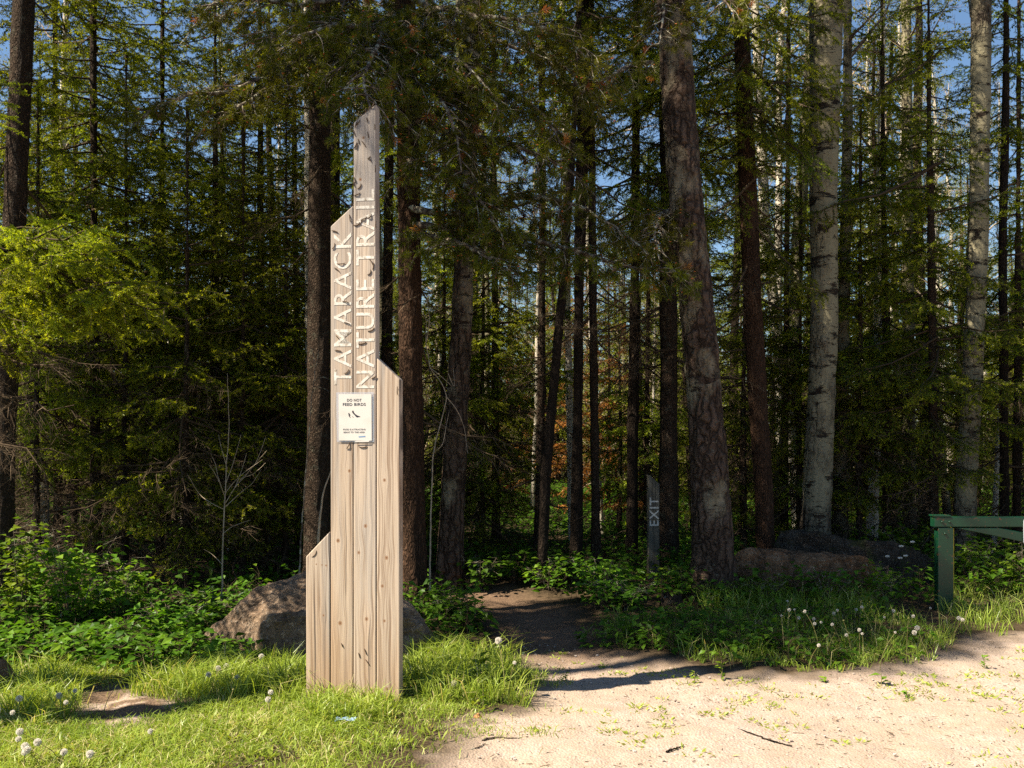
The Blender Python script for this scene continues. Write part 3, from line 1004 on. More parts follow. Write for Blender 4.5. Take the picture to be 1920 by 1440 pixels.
# the pine behind the sign, with its long limbs
pine, ppath = tree('pine_tree', 'reddish brown pine right behind the trail sign with long drooping limbs', 'tree', [(776, 1145, 54), (775, 1000, 47), (771, 700, 44), (768, 400, 42), (760, 0, 40)], 9.25, 'bark_pine', 14, k=48, rough=0.013, seed=51, fur=0.008, ring=0.04)
pb = np.array(pine.location)
LIMBS = [
    # toward the left, sunlit end over the young spruces
    ([(690, 95, 9.2), (600, 118, 9.0), (520, 122, 8.6), (470, 150, 8.3), (420, 172, 8.1), (350, 172, 7.9), (290, 196, 7.8), (255, 230, 7.7)], 0.62, 0.085),
    ([(540, 125, 8.6), (500, 170, 8.3), (470, 190, 8.1), (430, 210, 8.0), (400, 240, 7.9)], 0.5, 0.08),
    # across the top
    ([(760, 60, 9.2), (700, 50, 8.6), (640, 40, 8.0), (560, 70, 7.6), (500, 60, 7.3)], 0.75, 0.085),
    ([(760, 20, 9.2), (720, 60, 8.4), (700, 110, 7.8), (690, 150, 7.4), (700, 200, 7.2)], 0.75, 0.075),
    ([(765, 150, 9.2), (790, 160, 8.6), (830, 190, 8.1), (860, 260, 7.9), (870, 320, 7.8)], 0.75, 0.075),
    ([(765, 160, 9.2), (850, 175, 8.9), (920, 168, 8.6), (970, 178, 8.4), (1020, 215, 8.2), (1050, 270, 8.1)], 0.68, 0.08),
    ([(768, 390, 9.2), (850, 400, 8.8), (940, 375, 8.5), (1020, 372, 8.3), (1100, 390, 8.1), (1160, 430, 8.0), (1220, 480, 7.9)], 0.62, 0.075),
    ([(768, 300, 9.2), (800, 310, 8.5), (850, 330, 8.1), (900, 380, 7.9), (930, 430, 7.9)], 0.7, 0.08),
    ([(762, 40, 9.2), (820, 10, 8.6), (900, 20, 8.2), (980, 20, 7.9), (1060, 50, 7.8), (1120, 110, 7.7)], 0.8, 0.085),
    ([(770, 420, 9.2), (860, 430, 8.9), (960, 440, 8.6), (1080, 470, 8.3), (1180, 500, 8.1), (1280, 510, 8.0)], 0.6, 0.08),
    ([(760, -20, 9.2), (660, 0, 8.8), (560, 20, 8.4), (460, 0, 8.1), (380, 20, 7.9)], 0.85, 0.09),
    ([(766, 220, 9.2), (850, 250, 8.7), (930, 262, 8.4), (1010, 290, 8.2), (1070, 330, 8.1)], 0.65, 0.08),
    ([(762, -10, 9.2), (850, 50, 8.7), (940, 85, 8.4), (1040, 120, 8.2), (1100, 170, 8.1)], 0.7, 0.085),
    ([(764, 110, 9.2), (820, 110, 8.5), (880, 130, 8.1), (940, 190, 7.9)], 0.7, 0.08),
    ([(768, 440, 9.2), (830, 450, 8.6), (890, 470, 8.2), (960, 520, 8.0)], 0.55, 0.08),
    ([(762, 60, 9.2), (740, 90, 8.4), (740, 160, 7.9), (750, 230, 7.7)], 0.8, 0.075),
]
for i, (pts, sl_, sec) in enumerate(LIMBS):
    pine_bough(np.array([P(*q) for q in pts]) - pb, 300 + i, 0.036, sec * 0.85, sl_ * 1.06).build('limb', PINE_MATS, pine)
up = MB()
rng = np.random.default_rng(77)
for i in range(26):
    z = rng.uniform(6.3, 13.0)
    L = (2.6 - 0.13 * (z - 6)) * rng.uniform(0.6, 1.1)
    a = rng.random() * 2 * PI
    c = axis_at(ppath, z)
    up.add(pine_bough(np.array([c + np.array([math.cos(a) * L * t, math.sin(a) * L * t, 0.35 * L * t - 0.35 * L * t * t]) for t in (0, 0.3, 0.6, 1.0)]), 400 + i, 0.03, 0.16, 0.6, per=26))
up.build('crown', PINE_MATS, pine)
for i in range(7):
    dead_limbs(52 + i, 1.7 + 0.27 * i, 1.95 + 0.27 * i, 1, 0.7, 1.3, ppath).build('dead_branch', SPRUCE_MATS, pine)

# second pine: its limbs hang over the old poplar
pine2, pp2 = tree('pine_tree', 'pine behind the old poplar whose limbs hang over the poplar trunk', 'tree', [(1322, 1060, 34), (1308, 600, 30), (1278, 0, 28)], 10.7, 'bark_pine', 13, k=28, seed=53)
pb2 = np.array(pine2.location)
for i, (pts, sl_, sec) in enumerate([
    ([(1278, 20, 10.7), (1240, 0, 9.9), (1250, 20, 9.2), (1240, 80, 8.9)], 0.6, 0.09),
    ([(1280, 120, 10.7), (1190, 110, 9.9), (1160, 130, 9.3), (1140, 190, 9.0)], 0.6, 0.09),
    ([(1296, 380, 10.7), (1240, 400, 9.8), (1230, 440, 9.0), (1240, 490, 8.7)], 0.5, 0.085),
    ([(1276, -60, 10.7), (1290, -30, 9.9), (1340, -10, 9.2), (1370, 30, 8.9)], 0.6, 0.09),
]):
    pine_bough(np.array([P(*q) for q in pts]) - pb2, 340 + i, 0.03, sec, sl_).build('limb', PINE_MATS, pine2)

# near spruce whose sunlit boughs reach in from the left
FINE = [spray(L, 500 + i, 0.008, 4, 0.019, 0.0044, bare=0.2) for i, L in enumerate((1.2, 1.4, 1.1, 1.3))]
for f_ in FINE:      # needle tint raised to paint these boughs as more strongly sunlit
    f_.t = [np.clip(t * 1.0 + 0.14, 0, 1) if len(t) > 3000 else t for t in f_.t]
ns = empty('spruce_tree', (-4.55, 7.4, gz1(-4.55, 7.4) - 0.05))
tag(ns, 'spruce at the left edge with bright sunlit boughs reaching into view', 'tree')
npath = np.array([[0, 0, 0], [0.02, 0, 6], [0, 0.05, 15]], float)
trunk_mesh(npath, [0.17, 0.12, 0.015], 28, 0.06, 0.01, 5)[0].build('trunk', M['bark_spruce'], ns)
nb = np.array(ns.location)


def aim_bough(start, tip, tmpl, roll=0.0):
    """the branch template from START to TIP (world points)"""
    s, e = np.array(start), np.array(tip)
    d = e - s
    L0 = max(np.concatenate(tmpl.v)[:, 0].max(), 0.1)
    return rot(math.atan2(d[1], d[0]), math.atan2(d[2], math.hypot(d[0], d[1])), roll, np.linalg.norm(d) / L0, s - nb)


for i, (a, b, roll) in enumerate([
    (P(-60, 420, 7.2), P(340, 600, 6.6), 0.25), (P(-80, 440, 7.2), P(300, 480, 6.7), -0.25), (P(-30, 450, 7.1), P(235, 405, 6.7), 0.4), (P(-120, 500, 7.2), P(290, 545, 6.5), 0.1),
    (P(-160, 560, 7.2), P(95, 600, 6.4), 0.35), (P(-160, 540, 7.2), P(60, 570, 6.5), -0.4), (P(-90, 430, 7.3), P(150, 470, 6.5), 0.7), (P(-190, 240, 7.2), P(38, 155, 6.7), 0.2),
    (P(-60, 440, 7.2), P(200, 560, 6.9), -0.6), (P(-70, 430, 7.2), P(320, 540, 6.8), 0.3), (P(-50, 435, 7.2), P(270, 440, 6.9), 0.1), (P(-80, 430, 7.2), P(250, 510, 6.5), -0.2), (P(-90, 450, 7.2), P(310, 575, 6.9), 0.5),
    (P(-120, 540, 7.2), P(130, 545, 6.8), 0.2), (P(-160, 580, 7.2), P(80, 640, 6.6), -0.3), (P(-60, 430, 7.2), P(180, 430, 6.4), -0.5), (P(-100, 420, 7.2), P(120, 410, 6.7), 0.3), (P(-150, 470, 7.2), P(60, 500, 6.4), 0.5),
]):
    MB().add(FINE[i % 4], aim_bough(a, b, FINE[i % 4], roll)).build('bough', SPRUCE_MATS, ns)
cr = MB()
rng = np.random.default_rng(78)
for i in range(110):
    z = rng.uniform(8.3, 14.6)
    L = 2.3 * (1 - (z - 6.2) / 11.0) * rng.uniform(0.7, 1.15)
    a = rng.random() * 2 * PI
    t, sc = pick(SPR, L, rng)
    cr.add(t, rot(a, rng.normal(-0.12, 0.12), rng.normal(0, 0.2), sc, axis_at(npath, z)))
for i in range(16):  # out-of-view boughs added to shade the trail mouth
    z = rng.uniform(6.4, 7.4)
    t, sc = pick(SPR, rng.uniform(1.0, 1.5), rng)
    cr.add(t, rot(rng.uniform(2.9, 4.4), rng.normal(-0.05, 0.1), rng.normal(0, 0.2), sc, axis_at(npath, z)))
for i in range(14):  # lower unseen boughs, placed so the trail falls in shade
    z = rng.uniform(5.6, 6.7)
    t, sc = pick(SPR, rng.uniform(1.0, 1.5), rng)
    cr.add(t, rot(rng.uniform(-2.2, -0.9), rng.normal(-0.05, 0.1), rng.normal(0, 0.2), sc, axis_at(npath, z)))
cr.build('crown', SPRUCE_MATS, ns)
dl = MB()
for i, (a, b) in enumerate([(P(-150, 690, 7.2), P(160, 640, 6.6)), (P(-140, 660, 7.2), P(180, 800, 6.7)), (P(-180, 700, 7.2), P(120, 880, 6.6)), (P(-170, 640, 7.2), P(90, 760, 6.8)), (P(-180, 720, 7.2), P(150, 870, 6.9)),
                            (P(-150, 640, 7.2), P(130, 700, 6.4)), (P(-140, 740, 7.3), P(60, 860, 6.7))]):
    t = DEAD[1.2][i % 3] if i % 2 else DEAD[1.8][i % 3]
    dl.add(t, aim_bough(a, b, t, 0.3 * (i - 3)))
dl.build('dead_branches', SPRUCE_MATS, ns)

# unseen trees added left of the frame, crowns shaped to shade verge and thicket
for i, (x, y, H, z0, Lm) in enumerate([(-6.4, 4.15, 12.7, 10.9, 1.5), (-4.6, 5.65, 12.5, 6.7, 1.35), (-7.0, 9.1, 13, 4.2, 1.6), (-8.6, 13.3, 13, 2.0, 2.2)]):
    g = gz1(x, y)
    r = empty('spruce_tree', (x, y, g - 0.08))  # added unseen tree, there for its shade
    tag(r, ['tall spruce standing left of the view with a high crown', 'spruce with a narrow high crown just left of the view', 'full spruce standing left of the view near the wood edge', 'broad low-branched spruce left of the view inside the wood'][i], 'tree')
    pth = np.array([[0, 0, 0], [0.05, 0, H * 0.5], [0, 0.05, H]], float)
    trunk_mesh(pth, [0.19, 0.12, 0.015], 16, 0.12, 0.01, 90 + i)[0].build('trunk', M['bark_spruce'], r)
    cw = spruce_crown(90 + i, H, z0, Lm, 0.24, 6, pth)
    if i == 1:  # extra low boughs added to throw shade on the near verge
        rr = np.random.default_rng(19)
        for _ in range(24):
            z = rr.uniform(4.9, 7.2)
            t, sc = pick(SPR, rr.uniform(1.0, 1.5), rr)
            cw.add(t, rot(rr.uniform(0.45, 1.2), rr.normal(0.0, 0.1), rr.normal(0, 0.2), sc, axis_at(pth, z)))
    cw.build('crown', SPRUCE_MATS, r)

# ------------------------------------------------------------------ the wood behind: every tree an object, copies of a few kinds


def proto(name, cat, label, group, H, bark, r, seed, crown, dead=None, lean=0.15):
    rng = np.random.default_rng(seed)
    root = empty(name, (0, 0, 0))
    tag(root, label, cat, group)
    z = np.linspace(0, H, 7)
    pth = np.c_[np.cumsum(rng.normal(0, lean / 3, 7)), np.cumsum(rng.normal(0, lean / 3, 7)), z]
    pth[0, :2] = 0
    trunk_mesh(pth, np.interp(z / H, [0, 0.5, 1], [r, r * 0.72, 0.012]), 16, 0.12, 0.008, seed, 0.35)[0].build('trunk', M[bark], root)
    kind, arg = crown
    if kind == 'spruce':
        spruce_crown(seed, H, path=pth, **arg).build('crown', SPRUCE_MATS, root)
    else:
        hardwood_crown(seed, H, path=pth, **arg).build('crown', [M['aspenleaf'], M['stick']], root)
    if dead:
        dead_limbs(seed + 5, *dead, path=pth).build('dead_branches', SPRUCE_MATS, root)
    return root


GS = 'spruces deep in the wood'
GY = 'young spruces deep in the wood'
GA = 'aspens deep in the wood'
PROT = [
    proto('spruce_tree', 'tree', 'dark tall spruce deep in the wood behind the trail', GS, 13.5, 'bark_spruce', 0.13, 201, ('spruce', dict(z0=4.2, Lmax=1.7, step=0.42, per=4, skip=0.25)), (1.0, 4.6, 22)),
    proto('spruce_tree', 'tree', 'dark tall spruce deep in the wood behind the trail', GS, 12.0, 'bark_dark', 0.10, 202, ('spruce', dict(z0=5.2, Lmax=1.4, step=0.42, per=4, skip=0.25)), (1.2, 5.5, 26)),
    proto('young_spruce', 'tree', 'bushy young spruce deep in the wood behind the trail', GY, 7.5, 'bark_spruce', 0.07, 203, ('spruce', dict(z0=0.8, Lmax=1.5, step=0.29, per=4, skip=0.2)), (0.3, 2.0, 14)),
    proto('young_spruce', 'tree', 'bushy young spruce deep in the wood behind the trail', GY, 9.5, 'bark_spruce', 0.085, 204, ('spruce', dict(z0=1.5, Lmax=1.6, step=0.33, per=4, skip=0.22)), (0.4, 2.6, 18)),
    proto('aspen_tree', 'tree', 'slender pale aspen deep in the wood behind the trail', GA, 14.0, 'birch', 0.09, 205, ('hard', dict(z0=5.0, spread=1.7, leaves=1.2, n=22)), None, 0.3),
    proto('leafy_sapling', 'tree', 'leafy yellow-green sapling deep in the wood behind the trail', 'leafy saplings deep in the wood', 5.5, 'bark_spruce', 0.035, 207, ('hard', dict(z0=0.5, spread=1.3, leaves=3.2, n=26)), None, 0.3),
    proto('aspen_tree', 'tree', 'slender pale aspen deep in the wood behind the trail', GA, 13.0, 'aspen', 0.12, 206, ('hard', dict(z0=5.5, spread=1.9, leaves=1.5, n=22)), None, 0.3),
]
rng = np.random.default_rng(5)
placed = []
first = [True] * len(PROT)


HEIGHT = [13.5, 12.0, 7.5, 9.5, 14.0, 5.5, 13.0]
GAPS = [(1122, 1178, 380), (200, 268, 80), (1885, 2000, 140), (300, 335, 330), (990, 1010, 250)]     # openings of sky between the crowns


def put(kind, x, y, s):
    for a_, b_, lim in GAPS:
        m_ = 0.9 / y * F_PX
        if a_ - m_ < x / y * F_PX + CX < b_ + m_:
            s = min(s, (CAMZ + (HZ - lim) / F_PX * y) / HEIGHT[kind])
    g = gz1(x, y)
    rz = rng.random() * 6.28
    sc = (s * rng.uniform(0.9, 1.1), s * rng.uniform(0.9, 1.1), s)
    if first[kind]:
        first[kind] = False
        o = PROT[kind]
        o.location = (x, y, g - 0.06)
        o.rotation_euler = (0, 0, rz)
        o.scale = sc
        return o
    return copy_tree(PROT[kind], (x, y, g - 0.06), rz, sc, tilt=(rng.normal(0, 0.02), rng.normal(0, 0.02)))


def scatter(n, d0, d1, mind, probs, keep=lambda x, y: True, s=(0.85, 1.15), wide=0.56):
    c, tries = 0, 0
    light = math.tan(SUN_AZ)        # a lane left open for the sun to reach the white birch
    while c < n and tries < n * 60:
        tries += 1
        y = rng.uniform(d0, d1)
        x = rng.uniform(-wide, wide) * y
        if not keep(x, y) or (x < 0.3 and abs(y - light * x - 13.75) < 1.2) or any((x - a) ** 2 + (y - b) ** 2 < mind ** 2 for a, b in placed):
            continue
        placed.append((x, y))
        put(int(rng.choice(len(PROT), p=probs)), x, y, rng.uniform(*s))
        c += 1


px_of = lambda x, y: x / y * F_PX + CX
# (kinds: two tall spruces, two young spruces, white aspen, leafy sapling, ringed aspen)
glade = lambda x, y: not 900 < px_of(x, y) < 1230
scatter(14, 13.4, 20.5, 0.95, [0.06, 0.04, 0.50, 0.20, 0.12, 0.0, 0.08], lambda x, y: px_of(x, y) < 590, s=(0.6, 1.0))
scatter(14, 14.0, 20.5, 1.1, [0.12, 0.08, 0.35, 0.25, 0.10, 0.0, 0.10], lambda x, y: px_of(x, y) > 1380)
scatter(16, 14.5, 20.5, 1.05, [0.30, 0.24, 0.10, 0.12, 0.14, 0.0, 0.10], glade)
scatter(5, 15.5, 20.5, 0.9, [0.28, 0.26, 0.0, 0.0, 0.30, 0.0, 0.16], lambda x, y: 880 < px_of(x, y) < 1280)
scatter(26, 20.5, 28, 0.9, [0.05, 0, 0.45, 0.45, 0.05, 0, 0], lambda x, y: px_of(x, y) < 640, s=(0.7, 1.1))
scatter(14, 20.5, 28, 0.9, [0.05, 0, 0.45, 0.4, 0.1, 0, 0], lambda x, y: px_of(x, y) > 1330, s=(0.7, 1.1))
scatter(22, 20.5, 28, 1.0, [0, 0, 0.15, 0, 0, 0.85, 0], s=(0.5, 1.1))
scatter(70, 27.5, 34, 1.0, [0.10, 0.03, 0.28, 0.28, 0.12, 0.12, 0.07], s=(0.75, 1.1))
scatter(34, 27, 38, 0.8, [0, 0, 0.35, 0.40, 0, 0.25, 0], lambda x, y: 700 < px_of(x, y) < 1400, s=(0.85, 1.2))
scatter(84, 34, 54, 1.6, [0.16, 0.06, 0.22, 0.32, 0.12, 0.02, 0.10], s=(0.65, 1.0))

scatter(40, 54, 74, 1.8, [0, 0, 0.5, 0.5, 0, 0, 0], s=(1.0, 1.4))

scatter(14, 11.5, 21, 1.3, [0.15, 0.05, 0.45, 0.35, 0, 0, 0], lambda x, y: -480 < px_of(x, y) < -140, s=(0.8, 1.1), wide=0.80)
scatter(10, 11.5, 21, 1.3, [0.15, 0.05, 0.45, 0.35, 0, 0, 0], lambda x, y: 2060 < px_of(x, y) < 2400, s=(0.8, 1.1), wide=0.80)
scatter(24, 21, 40, 1.4, [0.1, 0.05, 0.45, 0.4, 0, 0, 0], lambda x, y: abs(px_of(x, y) - CX) > 1060, s=(0.8, 1.1), wide=0.76)

# a small rust-orange dying spruce in the sunlit gap
for i, (px, py, d, H) in enumerate([(1160, 1030, 15.5, 3.4), (1085, 1020, 17.5, 4.6), (1140, 1000, 20.5, 5.2), (1020, 1000, 20.0, 4.2), (960, 1000, 23.0, 4.6)]):
    q = P(px, py, d)
    g = gz1(q[0], d)
    r = empty('dying_spruce', (q[0], d, g - 0.05))
    tag(r, ['small rust-orange dying spruce in the gap left of the exit post', 'taller rust-orange dying spruce behind the white birch', 'tallest rust-orange dying spruce behind the thin pale birch', 'rust-orange dying spruce behind the leaning black trunk', 'farthest rust-orange dying spruce left of the black trunks'][i], 'tree')
    pth = np.array([[0, 0, 0], [0.03, 0, H * 0.5], [0, 0, H]], float)
    trunk_mesh(pth, [0.045, 0.03, 0.008], 10, 0.12, 0.004, 95 + i)[0].build('trunk', M['bark_spruce'], r)
    spruce_crown(95 + i, H, 0.7, 0.9, 0.26, 4, pth, 0.25).build('crown', [M['rust'], M['twig']], r)


# ------------------------------------------------------------------ rocks
def rock_mat(name, cols, moss=None, sc=6):
    k = NT(name)
    v = k.coord()
    a = k.noise(v, sc, 7, 0.68, 0.5)
    b = k.noise(v, sc * 5, 5, 0.7)
    lay = k.noise(k.coord((1, 1, 5)), sc * 0.9, 4, 0.6, 0.6)
    col = k.ramp(a, [(0.28, cols[0]), (0.5, cols[1]), (0.7, cols[2])])
    col = k.mix(k.ramp(lay, [(0.45, (0, 0, 0)), (0.6, (0.55, 0.55, 0.55))]), col, cols[3])
    col = k.mix(k.ramp(b, [(0.56, (0, 0, 0)), (0.68, (0.75, 0.75, 0.75))]), col, tuple(min(1, c * 1.7) for c in cols[2]))
    st_ = k.noise(v, sc * 1.7, 6, 0.75, 0.3)
    col = k.mix(k.ramp(st_, [(0.50, (0, 0, 0)), (0.60, (0.8, 0.8, 0.8))]), col, cols[0])
    col = k.mix(k.ramp(k.noise(v, sc * 20, 3, 0.6), [(0.60, (0, 0, 0)), (0.66, (0.5, 0.5, 0.5))]), col, (0.4, 0.36, 0.3))
    if moss:
        col = k.mix(k.ramp(k.noise(v, 4, 5, 0.7), [(0.55, (0, 0, 0)), (0.62, (0.8, 0.8, 0.8))]), col, moss)
    h = k.math('ADD', k.math('MULTIPLY', a, 0.7), k.math('MULTIPLY', b, 0.3))
    return k.pbr(col, 0.9, k.bump(h, 1.0, 0.07), 0.15)


def rock(name, label, prof, d, depth, mat, seed, rough=0.09, cat='boulder', flat=0.55):
    """a boulder whose skyline follows PROF (column, row of the top), standing on the ground at distance d"""
    prof = sorted(prof)
    x0, x1 = P(prof[0][0], 0, d)[0], P(prof[-1][0], 0, d)[0]
    xs = np.array([P(p[0], p[1], d)[0] for p in prof])
    zs = np.array([P(p[0], p[1], d)[2] for p in prof])
    n, kk = 130, 84
    u = np.linspace(0, 1, n)
    x = x0 + (x1 - x0) * (0.5 - 0.5 * np.cos(u * PI))
    h = np.interp(x, xs, zs)
    g = gz(np.c_[x, np.full(n, d)])
    w = depth * np.sqrt(np.clip(1 - (2 * (x - x0) / (x1 - x0) - 1) ** 4, 0.0, 1)) + 0.02
    v = np.linspace(-0.12 * PI, 1.12 * PI, kk)
    cy, sz = -np.cos(v), np.sin(v)
    cyf = np.sign(cy) * np.abs(cy) ** flat
    szf = np.sign(sz) * np.abs(sz) ** flat
    X = x[:, None] + 0 * v[None]
    Y = d + w[:, None] * 0.5 * cyf[None]
    Z = g[:, None] + (h - g)[:, None] * szf[None]
    q = np.stack([X, Y, Z], -1).reshape(-1, 3)
    nn = np.stack([0 * X, cyf[None] + 0 * X, szf[None] + 0 * X], -1).reshape(-1, 3)
    dis = (fbm(q * 2.3, seed, 3) - 0.5) * rough * 2.4 + (np.abs(fbm(q * 5, seed + 9, 3) - 0.5)) * rough * -1.2 + (fbm(q * 16, seed + 4, 2) - 0.5) * rough * 0.35
    q = q + nn * dis[:, None]
    c = np.array([(x0 + x1) / 2, d, float(g.mean())])
    rr = np.random.default_rng(seed + 70)
    for _ in range(36):          # broken faces
        nv = rr.normal(size=3) * [1, 1.2, 0.9]
        nv[2] = abs(nv[2]) * (1 if rr.random() < 0.8 else -0.3)
        nv /= np.linalg.norm(nv)
        pr = (q - c) @ nv
        over = np.maximum(0, pr - np.quantile(pr, rr.uniform(0.79, 0.975)))
        q = q - (over * 0.92)[:, None] * nv
    lo_, hi_ = q[:, 0].min(), q[:, 0].max()
    q[:, 0] = x0 + (q[:, 0] - lo_) * (x1 - x0) / (hi_ - lo_)
    Q3 = q.reshape(n, kk, 3)
    top = Q3[:, :, 2].max(1)
    want = np.maximum(h, g + 0.01)
    ratio = np.clip((want - g) / np.maximum(top - g, 0.02), 0.8, 2.2)
    kern = np.ones(9) / 9
    ratio = np.convolve(np.pad(ratio, 4, 'edge'), kern, 'valid')
    up_ = Q3[:, :, 2] > g[:, None]
    Q3[:, :, 2] = np.where(up_, g[:, None] + (Q3[:, :, 2] - g[:, None]) * ratio[:, None], Q3[:, :, 2])
    q = Q3.reshape(-1, 3)
    q = q + nn * ((fbm(q * 6, seed + 30, 3) - 0.5) * rough * 0.9 - np.clip(0.12 - np.abs(fbm(q * 3.1, seed + 33, 3) - 0.5), 0, 1) * rough * 1.6 + (fbm(q * 26, seed + 31, 3) - 0.5) * rough * 0.38)[:, None]
    i = np.arange(n - 1)[:, None] * kk
    j = np.arange(kk - 1)[None]
    m = MB()
    m.raw(q - c, np.stack([i + j, i + kk + j, i + kk + j + 1, i + j + 1], -1).reshape(-1, 4), 0, 0.5, False)
    o = m.build(name, mat, None, c)
    tag(o, label, cat)
    return o


M['rock'] = rock_mat('granite', [(0.055, 0.038, 0.027), (0.17, 0.115, 0.075), (0.30, 0.225, 0.16), (0.22, 0.14, 0.085)])
M['rock_red'] = rock_mat('red_granite', [(0.035, 0.021, 0.012), (0.14, 0.080, 0.042), (0.25, 0.165, 0.10), (0.20, 0.085, 0.035)])
M['rock_dark'] = rock_mat('dark_stone', [(0.012, 0.009, 0.007), (0.036, 0.028, 0.020), (0.065, 0.052, 0.038), (0.035, 0.026, 0.018)], (0.03, 0.035, 0.012))
rock('boulder', 'large sloping grey-brown boulder behind the trail sign', [(318, 1262), (345, 1228), (400, 1172), (448, 1122), (480, 1096), (540, 1072), (575, 1058), (640, 1062), (700, 1085), (752, 1116), (805, 1142), (834, 1172), (846, 1235)], 7.35, 0.95, M['rock'], 4, 0.10)
rock('boulder', 'low reddish boulder between the old poplar and the gate', [(1362, 1125), (1370, 1040), (1420, 1028), (1480, 1032), (1560, 1038), (1622, 1050), (1644, 1066), (1652, 1120)], 9.95, 0.75, M['rock_red'], 5, 0.07, flat=0.42)
rock('boulder', 'long dark mossy boulder behind the reddish boulder and gate post', [(1430, 1080), (1455, 995), (1500, 990), (1560, 996), (1620, 1008), (1680, 1012), (1730, 1036), (1765, 1060), (1780, 1110)], 11.0, 0.95, M['rock_dark'], 6, 0.09, flat=0.5)
rock('rock', 'small brown rock at the left edge of the lawn', [(-70, 1290), (-40, 1238), (0, 1232), (25, 1262), (42, 1285), (46, 1300)], 6.35, 0.3, M['rock_red'], 8, 0.03, 'rock')


# ------------------------------------------------------------------ the trail sign
def wood_mat(name, a, b, grey, foot, knots):
    """weathered softwood: streaky grain that bends round the knots at KNOTS (x, z, size)"""
    k = NT(name)
    tc = k.coord((1, 1, 1))
    oi = k.n('ObjectInfo')
    sep = k.n('SeparateXYZ')
    k.l(tc, sep.inputs[0])
    X, Z = sep.outputs[0], sep.outputs[2]
    warp, core = None, None
    for kx, kz, ks in knots:
        dx = k.math('SUBTRACT', X, kx)
        dz = k.math('SUBTRACT', Z, kz)
        dd = k.math('ADD', k.math('POWER', k.math('MULTIPLY', dx, 1 / (ks * 3.2)), 2), k.math('POWER', k.math('MULTIPLY', dz, 1 / (ks * 7.0)), 2))
        ga = k.math('POWER', 2.718, k.math('MULTIPLY', dd, -1))
        w = k.math('MULTIPLY', k.math('MULTIPLY', ga, dx), -0.6)
        c = k.math('ADD', k.math('POWER', k.math('MULTIPLY', dx, 1 / ks), 2), k.math('POWER', k.math('MULTIPLY', dz, 0.85 / ks), 2))
        warp = w if warp is None else k.math('ADD', warp, w)
        core = c if core is None else k.math('MINIMUM', core, c)
    wob = k.math('MULTIPLY', k.math('SUBTRACT', k.noise(k.coord((2.5, 2.5, 1.1)), 1.6, 3), 0.5), 0.022)
    xw = k.math('ADD', k.math('ADD', X, wob), warp) if warp is not None else k.math('ADD', X, wob)

    def grain(sx_, sz_, scale, det, off):
        cmb = k.n('CombineXYZ')
        k.l(k.math('MULTIPLY', xw, sx_), cmb.inputs[0])
        k.l(k.math('MULTIPLY', k.math('ADD', oi.outputs['Random'], off), 31), cmb.inputs[1])
        k.l(k.math('MULTIPLY', Z, sz_), cmb.inputs[2])
        return k.noise(cmb.outputs[0], scale, det, 0.6)
    g1 = grain(46, 0.55, 1.6, 3, 0.0)
    g2 = grain(150, 1.6, 1.6, 3, 0.3)
    g3 = grain(14, 0.5, 1.2, 3, 0.6)
    g = k.math('ADD', k.math('MULTIPLY', g1, 0.6), k.math('MULTIPLY', g2, 0.4))
    col = k.ramp(g, [(0.40, a), (0.50, b), (0.62, tuple(min(1, c * 1.18) for c in b))])
    hgt = k.math('MULTIPLY', k.math('SUBTRACT', Z, 1.25), 0.30)
    silver = k.math('ADD', k.math('MULTIPLY', k.math('SUBTRACT', g3, 0.48), 4.5), hgt, True)
    col = k.mix(k.math('MULTIPLY', silver, 0.85), col, k.ramp(g, [(0.36, tuple(c * 0.5 for c in grey)), (0.52, grey), (0.7, tuple(c * 1.15 for c in grey))]))
    ft = k.math('ADD', k.math('MULTIPLY', k.math('SUBTRACT', 0.75, Z), 1.0), k.math('MULTIPLY', k.math('SUBTRACT', grain(9, 0.7, 1.0, 3, 0.8), 0.52), 2.2), True)
    col = k.mix(k.math('MULTIPLY', ft, 0.8), col, k.ramp(g, [(0.36, tuple(c * 0.55 for c in foot)), (0.58, foot)]))
    if core is not None:
        col = k.mix(k.ramp(core, [(0.5, (0.9, 0.9, 0.9)), (1.0, (0, 0, 0))]), col, k.ramp(core, [(0.05, (0.10, 0.045, 0.02)), (0.35, (0.36, 0.17, 0.06)), (0.7, (0.16, 0.085, 0.045))]))
    cr_ = grain(34, 0.35, 1.5, 2, 0.45)
    col = k.mix(k.ramp(cr_, [(0.66, (0, 0, 0)), (0.69, (0.8, 0.8, 0.8))]), col, (0.09, 0.065, 0.05))
    hsv = k.n('HueSaturation')
    k.l(col, hsv.inputs['Color'])
    k.l(k.math('ADD', k.math('MULTIPLY', oi.outputs['Random'], 0.28), 0.84), hsv.inputs['Value'])
    k.l(k.math('SUBTRACT', 1.12, k.math('MULTIPLY', oi.outputs['Random'], 0.35)), hsv.inputs['Saturation'])
    spl = k.noise(k.coord((1, 1, 0.6)), 55, 4, 0.7)
    dirt_ = k.math('ADD', k.math('MULTIPLY', k.math('SUBTRACT', 0.13, Z), 4.0), k.math('MULTIPLY', k.math('SUBTRACT', spl, 0.55), 3.0), True)
    dirt_ = k.math('MULTIPLY', dirt_, k.math('MULTIPLY', k.math('SUBTRACT', 0.5, Z), 2.0, True), True)
    col = k.mix(k.math('MULTIPLY', dirt_, 0.55), hsv.outputs[0], (0.12, 0.085, 0.055))
    return k.pbr(col, 0.78, k.bump(g, 0.55, 0.005), 0.2)


